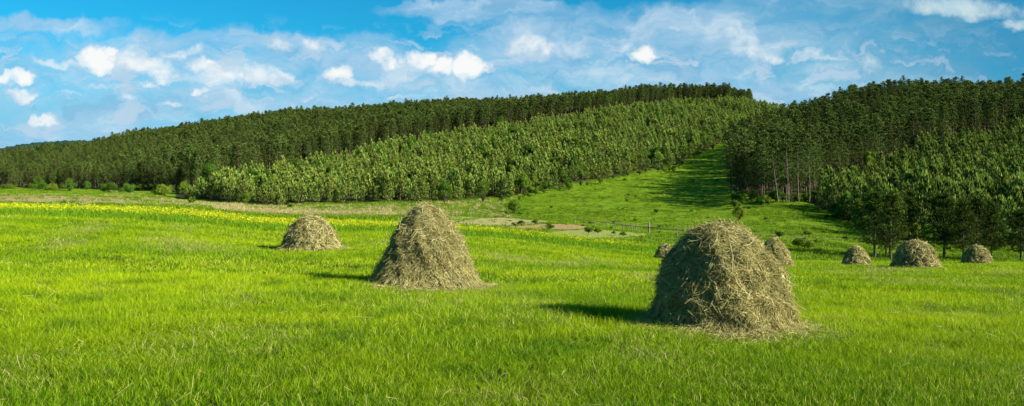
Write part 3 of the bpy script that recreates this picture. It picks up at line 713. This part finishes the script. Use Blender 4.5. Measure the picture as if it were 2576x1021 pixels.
# ------------------------------------------------------------------ fence
def fence():
    xs = [(1445,561,1.0),(1495,566,1.0),(1527,568,1.0),(1547,569,.9),(1567,570,.9),(1588,571,1.0),(1600,572,.9),(1632,577,1.5),(1703,585,1.1),(1730,588,1.1)]
    pts = []
    for X, py, hh in xs:
        Y = np.interp(X, [1445, 1632, 1730], [128, 120, 112]); x = (X-CX)/FPX*Y; pts.append((x, Y, h1(x, Y), hh))
    t = bpy.data.objects.new('rail_fence', None); C.objects.link(t); t.location = pts[0][:3]
    tag(t, 'low weathered wooden rail fence below the dirt track', 'fence')
    o = np.array(pts[0][:3])
    for (x, y, z, hh) in pts:
        P = np.array([[(x, y, z-.3), (x+.02, y, z+hh*.5), (x+R.normal(0, .04), y, z+hh)]])-o
        V, F = tubes(P, np.full((1, 3), .075 if hh < 1.3 else .14), 7)
        cap = np.arange(14, 21)[None]
        obj('post', mesh('post', V, [F, cap], [M['wood']]), t)
    for i in range(len(pts)-1):
        a, b = pts[i], pts[i+1]
        for f in (.9,):
            P = np.array([[(a[0]-.1, a[1]-.1, a[2]+min(a[3], 1.0)*f), ((a[0]+b[0])/2, (a[1]+b[1])/2-.1, (a[2]+b[2])/2+.9*f), (b[0]+.1, b[1]-.1, b[2]+min(b[3], 1.0)*f)]])-o
            V, F = tubes(P, np.full((1, 3), .05), 6); obj('rail', mesh('rail', V, F, [M['wood']]), t)
fence()

# ------------------------------------------------------------------ tree builders
def rdir(rr, n):
    d = rr.normal(0, 1, (n, 3)); return d/np.linalg.norm(d, axis=1, keepdims=True)
def needles(rr, cen, axis, k, ln, wd, spread=.9, rbase=None):
    """k thin triangles leaving each centre, around its axis"""
    n = len(cen); c = np.repeat(cen, k, 0); ax = np.repeat(axis, k, 0)
    d = ax+spread*rdir(rr, n*k); d /= np.linalg.norm(d, axis=1, keepdims=True)+1e-6
    s = np.cross(d, rdir(rr, n*k)); s /= np.linalg.norm(s, axis=1, keepdims=True)+1e-6
    L = (ln*rr.uniform(.6, 1.2, n*k))[:, None]; W = (wd*rr.uniform(.7, 1.3, n*k))[:, None]
    V = np.stack([c-s*W/2, c+s*W/2, c+d*L], 1)
    b = rr.rand(n) if rbase is None else rbase
    rv = np.clip(np.repeat(b, k)*.7+.25*rr.rand(n*k), 0, 1)
    return V.reshape(-1, 3), np.repeat(rv, 3)
def limb_paths(base, tip, sag, K=4):
    s = np.linspace(0, 1, K)[None, :, None]
    P = base[:, None]*(1-s)+tip[:, None]*s; P[..., 2] += sag[:, None]*np.sin(s[..., 0]*PI)
    return P
def trunk_mesh(Ht, r0, rr, bend=.02, limbs=None, mat='bark', sides=8, lean=(0, 0)):
    K = 9; s = np.linspace(0, 1, K)
    w = np.stack([np.cumsum(rr.normal(0, bend*Ht/K, K))+lean[0]*Ht*s, np.cumsum(rr.normal(0, bend*Ht/K, K))+lean[1]*Ht*s, s*Ht], -1); w[0, :2] = 0
    w[0, 2] = -.35
    V, F = tubes(w[None], (r0*(1-s)**.8+.02)[None], sides)
    if limbs is not None and len(limbs[0]):
        P, r = limbs; V2, F2 = tubes(P, r, 4); F = np.concatenate([F, F2+len(V)]); V = np.concatenate([V, V2])
    return V, F, w
def pine(kind, seed, needle=None):
    """returns (trunk mesh, crown mesh, height)"""
    rr = np.random.RandomState(seed)
    if kind == 'young':
        Ht = rr.uniform(4.6, 5.8); nb = 80; s = rr.rand(nb)**.85; s = np.sort(s); zb = (.04+.92*s)*Ht
        Rr = (1.75+.35*rr.rand())*np.minimum(1, .6+s*2.2)*(1-s)**.95*rr.uniform(.65, 1.15, nb)+.07
        el = np.radians(12+48*s+rr.normal(0, 8, nb)); lean = (0, 0); r0 = .09; nt = 6; k = 8; tl = .26; tw = .055; mat = 'young'; cand = .50; cw = .085; a0 = .25
    elif kind == 'mature':
        Ht = rr.uniform(13.5, 17); nb = 80; st = rr.uniform(.22, .42); s = np.sort(rr.rand(nb)); zb = (st+(.97-st)*s)*Ht
        Rr = (2.3+.6*rr.rand())*np.minimum(1, .6+s*1.4)*(1-s**1.9)**.6*rr.uniform(.45, 1.2, nb)+.25
        el = np.radians(-4+44*s+rr.normal(0, 10, nb)); r0 = .19; nt = 8; k = 8; tl = .48; tw = .10; mat = 'mature'; cand = 0.45; cw = .10; a0 = .3
    elif kind == 'edge':
        Ht = rr.uniform(14, 17); nb = 95; st = rr.uniform(.12, .25); s = np.sort(rr.rand(nb)); zb = (st+(.97-st)*s)*Ht
        Rr = (2.6+.6*rr.rand())*np.minimum(1, .7+s)*(1-s**1.5)**.75*rr.uniform(.55, 1.1, nb)+.25
        el = np.radians(-8+44*s+rr.normal(0, 9, nb)); r0 = .20; nt = 9; k = 8; tl = .46; tw = .085; mat = 'mature'; cand = 0.42; cw = .09; a0 = .3
    else:   # near
        Ht = rr.uniform(7, 8); nb = 165; st = .17; s = np.sort(rr.rand(nb)**.8); zb = (st+(.96-st)*s)*Ht
        Rr = (2.0+.4*rr.rand())*np.minimum(1, .62+s*1.6)*(1-s)**.62*1.15*rr.uniform(.45, 1.2, nb)+.1
        el = np.radians(2+50*s+rr.normal(0, 11, nb)); r0 = .11; nt = 10; k = 13; tl = .26; tw = .040; mat = 'nearpine'; cand = .24; cw = .035; a0 = .2
    az = np.arange(nb)*2.39996+rr.normal(0, .35, nb)
    dirv = np.stack([np.cos(az)*np.cos(el), np.sin(az)*np.cos(el), np.sin(el)], -1)
    V, F, w = trunk_mesh(Ht, r0, rr, bend=.03 if kind == 'near' else .012)
    wx = np.interp(zb, w[:, 2], w[:, 0]); wy = np.interp(zb, w[:, 2], w[:, 1])
    base = np.stack([wx, wy, zb], -1); tip = base+dirv*Rr[:, None]/np.cos(el)[:, None]*.85
    P = limb_paths(base, tip, -.05*Rr)
    V2, F2 = tubes(P, (r0*.22*(1-.6*s))[:, None]*np.array([1, .75, .5, .2])[None], 3)
    if kind in ('mature', 'edge'):      # dead stubs on the bare trunk
        nd = 12; zd = rr.uniform(.12, st if kind == 'mature' else .3, nd)*Ht; ad = rr.rand(nd)*2*PI; ld = rr.uniform(.4, 1.5, nd)
        b = np.stack([np.interp(zd, w[:, 2], w[:, 0]), np.interp(zd, w[:, 2], w[:, 1]), zd], -1); tp = b+np.stack([np.cos(ad)*ld, np.sin(ad)*ld, -.1*ld], -1)
        V3, F3 = tubes(limb_paths(b, tp, 0*ld), np.full((nd, 4), .03), 3); F2 = np.concatenate([F2, F3+len(V2)]); V2 = np.concatenate([V2, V3])
    F = np.concatenate([F, F2+len(V)]); V = np.concatenate([V, V2])
    bm = M['darkbark'] if kind in ('near', 'young') else M['bark']
    tm = mesh('trunk', V, F, [bm], smooth=True)
    # foliage along limbs, with side sprays
    fr = a0+(1-a0)*np.linspace(0, 1, nt)[None]**.8+rr.normal(0, .03, (nb, nt))
    cen = base[:, None]+(tip-base)[:, None]*fr[..., None]
    side = np.cross(dirv, [0, 0, 1.]); side /= np.linalg.norm(side, axis=1, keepdims=True)
    sw = (rr.normal(0, .28, (nb, nt))*Rr[:, None]*np.minimum(fr, 1))
    cen = cen+side[:, None]*sw[..., None]; cen[..., 2] += rr.normal(0, .05, (nb, nt))*Rr[:, None]+.05*Rr[:, None]
    cen = cen.reshape(-1, 3); ax = np.repeat(dirv, nt, 0)*.6+np.array([0, 0, .75])
    rb = np.clip(-.12+.95*fr.ravel()**1.5*rr.uniform(.45, 1.1, nb*nt), 0, .9)  # needles darken towards the trunk, crown self-shade put into the colour
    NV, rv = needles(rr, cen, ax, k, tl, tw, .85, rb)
    # candles: upright pale shoots at the tips
    cc = np.concatenate([tip+[0, 0, .05], cen[rr.rand(len(cen)) < .35], np.array([[w[-1, 0], w[-1, 1], Ht]])])
    CV, _ = needles(rr, cc, np.tile(np.array([0, 0, 1.]), (len(cc), 1)), 2, cand, cw, .18)
    NV = np.concatenate([NV, CV]); rv = np.concatenate([rv, np.repeat(rr.uniform(.82, 1, len(CV)//3), 3)])
    top = w[-1]
    cm = mesh('crown', NV, np.arange(len(NV)).reshape(-1, 3), [M[needle or mat]], attrs={'rnd': rv})
    return tm, cm, Ht
def broad(seed, Ht=6.0, rad=2.4, st=.18, mat='leaf', lobes=11, leaves=3600, ls=.20, bark='darkbark', flat=1.0):
    rr = np.random.RandomState(seed)
    lobes = int(lobes*1.8); lc = rdir(rr, lobes)*np.array([rad*.78, rad*.78, (1-st)*Ht*.37])*rr.uniform(.5, 1.05, (lobes, 1)); lc[:, 2] += (st+(1-st)*.52)*Ht
    lc[:, :2] *= np.clip(1.25-.75*lc[:, 2:3]/Ht, .3, 1.1); lr = rr.uniform(.20, .42, lobes)*rad
    which = rr.choice(lobes, leaves, p=lr**2/np.sum(lr**2)); d = rdir(rr, leaves)
    rho = rr.uniform(.55, 1.08, leaves)**.6; c = lc[which]+d*(lr[which]*rho)[:, None]*np.array([1, 1, .8])
    c += rr.normal(0, .06*rad, c.shape)*(rr.rand(leaves, 1) < .3)
    c[:, 2] = np.maximum(c[:, 2], .05)
    n = d+.8*rdir(rr, leaves); n /= np.linalg.norm(n, axis=1, keepdims=True)
    a = np.cross(n, rdir(rr, leaves)); a /= np.linalg.norm(a, axis=1, keepdims=True)+1e-6; b = np.cross(n, a)
    L = (ls*rr.uniform(.6, 1.3, leaves))[:, None]
    V = np.stack([c-a*L*.6, c+b*L*.4, c+a*L*.6, c-b*L*.4], 1).reshape(-1, 3)
    cm = mesh('crown', V, np.arange(leaves*4).reshape(-1, 4), [M[mat]], attrs={'rnd': np.repeat(np.clip(.5*rr.rand(lobes)[which]+.5*rr.rand(leaves), 0, 1), 4)})
    base = np.tile(np.array([[0, 0, st*Ht*.8]]), (lobes, 1)); P = limb_paths(base, lc, -.05*lr)
    TV, TF, w = trunk_mesh((st+.5*(1-st))*Ht, .03*Ht*.6, rr, .02, (P, np.full((lobes, 1), .012*Ht)*np.array([[1, .7, .5, .25]])))
    tm = mesh('trunk', TV, TF, [M[bark]], smooth=True)
    return tm, cm, Ht
def joined(tm, cm):      # trunk + crown in one mesh for the far-off mass
    def arr(me):
        v = np.empty(len(me.vertices)*3, np.float32); me.vertices.foreach_get('co', v)
        l = np.empty(len(me.loops), np.int32); me.loops.foreach_get('vertex_index', l)
        return v.reshape(-1, 3), l, len(me.loops)//len(me.polygons)
    v1, l1, k1 = arr(tm); v2, l2, k2 = arr(cm)
    rn = np.empty(len(v2), np.float32); cm.attributes['rnd'].data.foreach_get('value', rn)
    f1 = l1.reshape(-1, k1); f2 = l2.reshape(-1, k2)+len(v1)
    return mesh('tree', np.concatenate([v1, v2]), [f1, f2], [tm.materials[0], cm.materials[0]], midx=np.concatenate([np.zeros(len(f1)), np.ones(len(f2))]), attrs={'rnd': np.concatenate([np.zeros(len(v1)), rn])})
YOUNG = [pine('young', 500+k) for k in range(7)]
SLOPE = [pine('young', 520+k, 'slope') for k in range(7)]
MATURE = [pine('mature', 600+k) for k in range(7)]
EDGE = [pine('edge', 650+k) for k in range(5)]
NEAR = [pine('near', 700+k) for k in range(6)]
LEAF = [broad(800+k, 5.5, 2.0, .12, 'leaf') for k in range(3)]+[broad(820+k, 5.5, 2.0, .12, 'leafy') for k in range(3)]
def place(name, src, loc, rz, sc, label, cat, group=None, swide=1.0):
    t = bpy.data.objects.new(name, None); C.objects.link(t); t.location = loc; t.rotation_euler = (0, 0, rz); t.scale = (sc*swide, sc*swide, sc)
    tag(t, label, cat, group)
    obj('trunk', src[0], t); obj('crown', src[1], t)
    return t

def stand(X0, X1, d0, d1, spacing, jit=.42):
    """jittered rows in plan"""
    a = [((X-CX)/FPX*Y, Y) for X in (X0, X1) for Y in (min(d0[1::2]), max(d1[1::2]))]
    xs = np.arange(min(p[0] for p in a), max(p[0] for p in a), spacing); ys = np.arange(min(d0[1::2]), max(d1[1::2]), spacing)
    x, y = np.meshgrid(xs, ys); x = x.ravel()+R.uniform(-jit, jit, x.size)*spacing; y = y.ravel()+R.uniform(-jit, jit, y.size)*spacing
    X = CX+FPX*x/y; k = (X > X0+55*(vn(y/7, x/9)+.22)) & (X < X1) & (y > fanY(X, d0)+2*vn(X/15, 0*X)*3) & (y < fanY(X, d1))
    return x[k], y[k], X[k]
def grow(x, y, protos, n_ind, name, label, cat, group, scf, stuff_name, stuff_label, mixp=None, edge=None, frontbias=None):
    key = y if frontbias is None else frontbias
    o = np.argsort(key); x = x[o]; y = y[o]; n = len(x); z = H(x, y)-.1
    sc = scf(x, y); rz = R.rand(n)*2*PI
    for i in range(min(n_ind, n)):
        fr = edge is not None and edge(x[i], y[i])
        src = random.choice(EDGE if fr else protos)
        Xi = CX+FPX*x[i]/y[i]; lb, gr = next((l, g) for lim, l, g in label if Xi < lim)
        q = (sc[i] > np.percentile(sc[:n_ind], 70))*2+(sc[i] < np.percentile(sc[:n_ind], 30))*1
        lb = lb.replace('young ', ('young ', 'small young ', 'large young ')[q], 1) if lb.startswith('young') else lb.replace('tall ', ('tall ', 'shorter ', 'very tall ')[q], 1)
        place(name, src, (x[i], y[i], z[i]), rz[i], sc[i], lb, cat, gr, 1.0)
    P = np.stack([x, y, z], -1)[n_ind:]; m = len(P)
    if m <= 0: return
    pr = [joined(a, b) for a, b, _ in protos]; idx = R.randint(0, len(pr), m)
    if mixp:
        k = R.rand(m) < mixp; pr2 = [joined(a, b) for a, b, _ in LEAF]; idx[k] = len(pr)+R.randint(0, len(pr2), k.sum()); pr = pr+pr2
    S = sc[n_ind:]; 
    scatter(stuff_name, pr, P, np.stack([R.normal(0, .03, m), R.normal(0, .03, m), rz[n_ind:]], -1), np.stack([S, S, S*R.uniform(.9, 1.1, m)], -1), idx, stuff_label, 'forest')

def yscale(x, y): return R.uniform(.5, 1.28, len(x))*(1+.45*fbm(x/11, y/11, 2))
def mscale(x, y): return R.uniform(.74, 1.04, len(x))*(1+.18*fbm(x/16, y/16, 2))
x, y, X = stand(455, 1992, Y_Y0, Y_Y1, 2.6)
k_ = (fbm(x/6, y/8, 3) > -.30); x, y, X = x[k_], y[k_], X[k_]
grow(x, y, YOUNG, 170, 'young_pine', [(700, 'young pale tipped pine at the left plantation foot above the yellow flowers', 'young pines at the left foot of the plantation'),
 (1000, 'young pale tipped pine at the plantation foot between squat and tall haystacks', 'young pines between squat and tall haystack'),
 (1270, 'young pale tipped pine at the plantation foot behind and right of the tall haystack', 'young pines behind the tall haystack'),
 (1560, 'young pale tipped pine on the plantation edge sloping up above the brown soil patch', 'young pines above the soil patch'),
 (9999, 'young pale tipped pine on the plantation edge left of the grassy ride', 'young pines left of the grassy ride')], 'pine tree', None, yscale,
     'young_plantation', 'light green young pine plantation covering the middle slope', mixp=.10)
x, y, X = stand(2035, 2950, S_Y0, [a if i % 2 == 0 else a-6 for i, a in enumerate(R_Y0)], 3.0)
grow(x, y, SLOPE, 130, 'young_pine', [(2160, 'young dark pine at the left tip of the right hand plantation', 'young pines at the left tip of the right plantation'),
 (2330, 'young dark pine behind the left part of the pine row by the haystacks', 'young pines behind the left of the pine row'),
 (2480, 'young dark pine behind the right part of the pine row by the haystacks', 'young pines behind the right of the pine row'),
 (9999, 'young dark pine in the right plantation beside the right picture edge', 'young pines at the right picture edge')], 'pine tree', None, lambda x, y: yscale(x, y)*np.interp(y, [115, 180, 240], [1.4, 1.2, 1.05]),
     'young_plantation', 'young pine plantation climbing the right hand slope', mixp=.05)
def lscale(x, y): return mscale(x, y)*np.interp(CX+FPX*x/y, [0, 230, 400, 520, 700], [.60, .66, .80, .92, 1.0])
x, y, X = stand(-450, 1890, L_Y0, L_Y1, 4.1)
def ledge(x, y): return random.random() < .25
grow(x, y, MATURE, 140, 'tall_pine', [(230, 'tall dark pine at the forest foot behind the bushes on the far left', 'tall pines behind the far left bushes'),
 (470, 'tall dark pine in the shaded forest corner left of the young plantation', 'tall pines in the shaded corner'),
 (800, 'tall dark pine rising above the left end of the young plantation', 'tall pines above the left end of the plantation'),
 (1150, 'tall dark pine rising behind the plantation above the squat and tall haystacks', 'tall pines behind the plantation'),
 (9999, 'tall dark pine on the ridge line behind the upper plantation', 'tall pines on the ridge')], 'pine tree', None, lscale,
     'pine_forest', 'dark mature pine forest covering the left hill and the ridge', mixp=.02, edge=ledge, frontbias=y-fanY(X, L_Y0)+.25*y)
x, y, X = stand(1834, 2950, R_Y0, R_Y1, 4.2)
grow(x, y, MATURE, 160, 'tall_pine', [(1930, 'tall dark pine at the left corner of the right forest beside the grassy ride', 'tall pines beside the grassy ride'),
 (2080, 'tall dark pine around the pale birches at the right forest foot', 'tall pines around the birches'),
 (2300, 'tall dark pine above the left part of the right hand plantation', 'tall pines above the left of the right plantation'),
 (9999, 'tall dark pine above the right hand plantation toward the picture edge', 'tall pines above the right of the right plantation')], 'pine tree', None, mscale,
     'pine_forest', 'dark mature pine forest covering the right hill', edge=lambda x, y: (random.random() < .4), frontbias=y-.7*fanY(X, R_Y0))

# single pines standing in a row in front of the right plantation: column, base, top, half width scale
ROW = [(2200,652,487,1.25,'broad dark pine with a forked crown, leftmost of the row beside the small pointed haystack'),
       (2227,651,515,.8,'thin pine squeezed between the two leftmost pines of the row'),
       (2241,649,484,1.0,'dark straight pine, third from the left in the row beyond the haystacks'),
       (2283,649,482,.85,'leaning pine with a pale high crown behind the broad dome haystack'),
       (2374,650,489,1.15,'full olive pine between the broad dome haystack and the rightmost haystack'),
       (2420,646,503,1.0,'pine just left of the rightmost haystack'),
       (2458,648,498,1.0,'pale topped pine behind the rightmost haystack'),
       (2493,648,512,.85,'slim dark pine just right of the rightmost haystack'),
       (2566,653,528,1.3,'low dark pine cut by the right edge of the picture')]
for i, (X, b, tp, wd, lab) in enumerate(ROW):
    Y = 88+3*math.sin(i*2.3); x_ = (X-CX)/FPX*Y; z = h1(x_, Y); Ht = CAMZ-(tp-HY)/FPX*Y-z
    src = NEAR[i % len(NEAR)]; sc = Ht/src[2]
    t = place('pine_tree', src, (x_, Y, z), i*1.7, sc, lab, 'pine tree', 'row of pines beyond the right hand haystacks', wd)
    if i == 3: t.rotation_euler = (0, .10, .4)

# broadleaved trees and bushes: column, base, top, width, kind, label
BROAD = [
 (20,474,463,34,'leafy','low rounded bush at the far left edge of the left forest'),
 (100,476,440,38,'leaf','green broadleaved tree, second bush from the left below the left forest'),
 (136,474,434,46,'leaf','rounded broadleaved tree behind the wide low bush on the left'),
 (131,479,464,38,'leafy','wide low yellow green bush in front of the left forest'),
 (175,481,447,30,'leaf','leafy tree right of the wide low bush on the left'),
 (219,478,452,22,'leaf','slim grey green tree standing alone at the dark forest foot'),
 (405,491,464,48,'leafy','round yellow green bush at the left tip of the young plantation'),
 (532,462,402,64,'leaf','largest broadleaved tree, bright green between the tall pines and the plantation'),
 (502,468,441,34,'leafy','yellow green bush below the largest broadleaved tree'),
 (467,471,447,28,'leafy','small round bush left of the one below the largest broadleaved tree'),
 (613,516,482,32,'leafy','yellow green tree at the lower left edge of the plantation'),
 (734,526,506,22,'leafy','small round bright bush standing in the verge above the squat haystack'),
 (483,511,494,18,'leafy','small yellow green sapling in the verge below the plantation tip'),
 (742,412,391,58,'leaf','broad green treetop on the upper edge of the plantation'),
 (662,425,384,20,'leafy','slim light green tree before the tall pines of the left hill'),
 (961,492,450,34,'leaf','bright green tree inside the plantation left of the tall haystack'),
 (1119,506,449,48,'leaf','round vivid green tree at the plantation foot behind the tall haystack'),
 (1216,506,437,40,'leafy','tall yellow green tree at the right end of the plantation foot'),
 (1344,450,391,40,'leaf','rounded green tree in the plantation above the pasture'),
 (1294,539,498,42,'leafy','loose bush standing in the grass beside the track'),
 (1072,347,318,30,'leafy','light green tree before the dark pines of the ridge'),
 (1260,318,287,34,'leaf','round green tree before the dark pines at the top of the plantation'),
 (883,318,287,26,'leafy','light green treetop inside the left hill forest'),
 (1858,553,512,38,'leafy','small lone round tree on the pasture slope above the largest haystack'),
 (1809,348,304,26,'leaf','slim bright tree at the top of the grassy ride'),
 (2155,470,409,38,'leaf','bright green tree in the gap between the tall pines and the right plantation'),
 (2525,420,378,44,'leaf','round green tree in the right hand plantation near the picture edge'),
 (2294,225,199,34,'leaf','round treetop on the right skyline, leftmost of three'),
 (2343,228,203,34,'leaf','round treetop on the right skyline, middle of three'),
 (2374,230,205,38,'leafy','light green round treetop on the right skyline, rightmost of three'),
 (2019,622,605,46,'leafy','low spreading bush on the pasture right of the largest haystack'),
 (273,484,452,40,'leaf','dark green broadleaved tree in the shade of the left forest'),
 (322,486,458,36,'leaf','shaded green undergrowth tree between the tall trunks on the left'),
]
HIDDEN_D = {532: 268, 502: 252, 467: 250, 742: 330, 662: 348, 961: 232, 1344: 285, 1072: 440, 1260: 462, 883: 500, 2155: 250, 2525: 240, 2294: 420, 2343: 425, 2374: 425, 1809: 368, 1119: 208, 1216: 212, 136: 338, 613: 205}
for i, (X, b, tp, wpx, mat, lab) in enumerate(BROAD):
    Y = HIDDEN_D.get(X) or ground_px(X, b, 70, 400)[1]
    x_ = (X-CX)/FPX*Y; z = h1(x_, Y); Ht = max(CAMZ-(tp-HY)/FPX*Y-z, 1.2); wd = wpx/FPX*Y
    low = wd > Ht*1.1
    src = broad(900+i, Ht, wd*.58, -.05 if low else .0, mat, 9+i % 5, 3000 if wpx > 30 else 1800, max(.14, min(.34, wd*.045)))
    t = place('broadleaf_bush' if Ht < 3.2 else 'broadleaf_tree', src, (x_, Y, z-.05), i*1.3, 1.0, lab, 'bush' if Ht < 3.2 else 'tree')

# pale leaning birches at the foot of the right forest
def birch(X, py, h, lean, lab, seed):
    rr = np.random.RandomState(seed); Y = 188; x_ = (X-CX)/FPX*Y; z = h1(x_, Y)
    nb = 16; zb = rr.uniform(.45, .95, nb)*h; a = rr.rand(nb)*2*PI; l = rr.uniform(.6, 1.6, nb)
    b = np.stack([lean*zb, 0*zb, zb], -1); tp = b+np.stack([np.cos(a)*l, np.sin(a)*l, .5*l], -1)
    V, F, w = trunk_mesh(h, .085, rr, .06, (limb_paths(b, tp, 0*l), np.full((nb, 4), .018)), lean=(lean, 0))
    t = bpy.data.objects.new('birch_tree', None); C.objects.link(t); t.location = (x_, Y, z); tag(t, lab, 'birch tree', 'pale birches at the foot of the right forest')
    obj('trunk', mesh('trunk', V, F, [M['birch']], smooth=True), t)
    NV, rv = needles(rr, tp, np.tile([0, 0, .4], (nb, 1)), 26, .42, .12, 1.2)
    obj('crown', mesh('crown', NV, np.arange(len(NV)).reshape(-1, 3), [M['leaf']], attrs={'rnd': rv}), t)
birch(1958, 510, 11, -.10, 'pale crooked birch leaning left at the foot of the right forest', 1)
birch(1984, 512, 12, -.05, 'straighter pale birch beside the crooked leaning one', 2)
birch(2010, 512, 12.5, .02, 'slim upright pale birch, middle of the birches', 3)
birch(2034, 508, 12, .0, 'pale birch at the right end of the birches', 4)
birch(643, 522, 3.2, 0.02, 'tiny birch sapling', 5) if False else None

# undergrowth at the foot of the woods
def under():
    P = []
    for (X0, X1, d0, off, n) in ((1840, 2080, R_Y0, -3, 46), (-300, 470, L_Y0, -2, 90), (2060, 2800, S_Y0, -3, 60), (1260, 1800, Y_Y0, -7, 40)):
        X = R.uniform(X0, X1, n); Y = fanY(X, d0)+off+R.normal(0, 3, n); P.append(np.stack([(X-CX)/FPX*Y, Y], -1))
    P = np.concatenate(P); z = H(P[:, 0], P[:, 1]); n = len(P); s = R.uniform(.22, .55, n)
    scatter('undergrowth', [joined(a, b) for a, b, _ in LEAF], np.column_stack([P, z]), np.stack([0*s, 0*s, R.rand(n)*6], -1), np.stack([s*1.3, s*1.3, s], -1), R.randint(0, 6, n), 'leafy green undergrowth along the feet of the woods', 'undergrowth')
under()
print('objects', len(bpy.data.objects))
# scattered weeds and saplings on the pasture slope
def scrub():
    rr = np.random.RandomState(77); n = 70
    X = rr.uniform(1250, 2150, n); Y = rr.uniform(95, 200, n); Y = np.minimum(Y, np.interp(X, [1250, 1500, 1700, 1830, 1900, 2150], [210, 255, 290, 360, 185, 160])-2)
    up = rr.rand(n) < .35; X = np.where(up, rr.uniform(1500, 1820, n), X); Y = np.where(up, np.interp(X, [1500, 1700, 1820], [258, 296, 360])*rr.uniform(.72, .98, n), Y)
    x = (X-CX)/FPX*Y; z = H(x, Y)-.05; s = rr.uniform(.06, .2, n)
    scatter('scrub', [joined(a, b) for a, b, _ in LEAF], np.column_stack([x, Y, z]), np.stack([0*s, 0*s, rr.rand(n)*6], -1), np.stack([s*2.0, s*2.0, s*.8], -1), rr.randint(0, 6, n), 'low weeds and tiny bushes dotted over the pasture slope', 'scrub')
scrub()
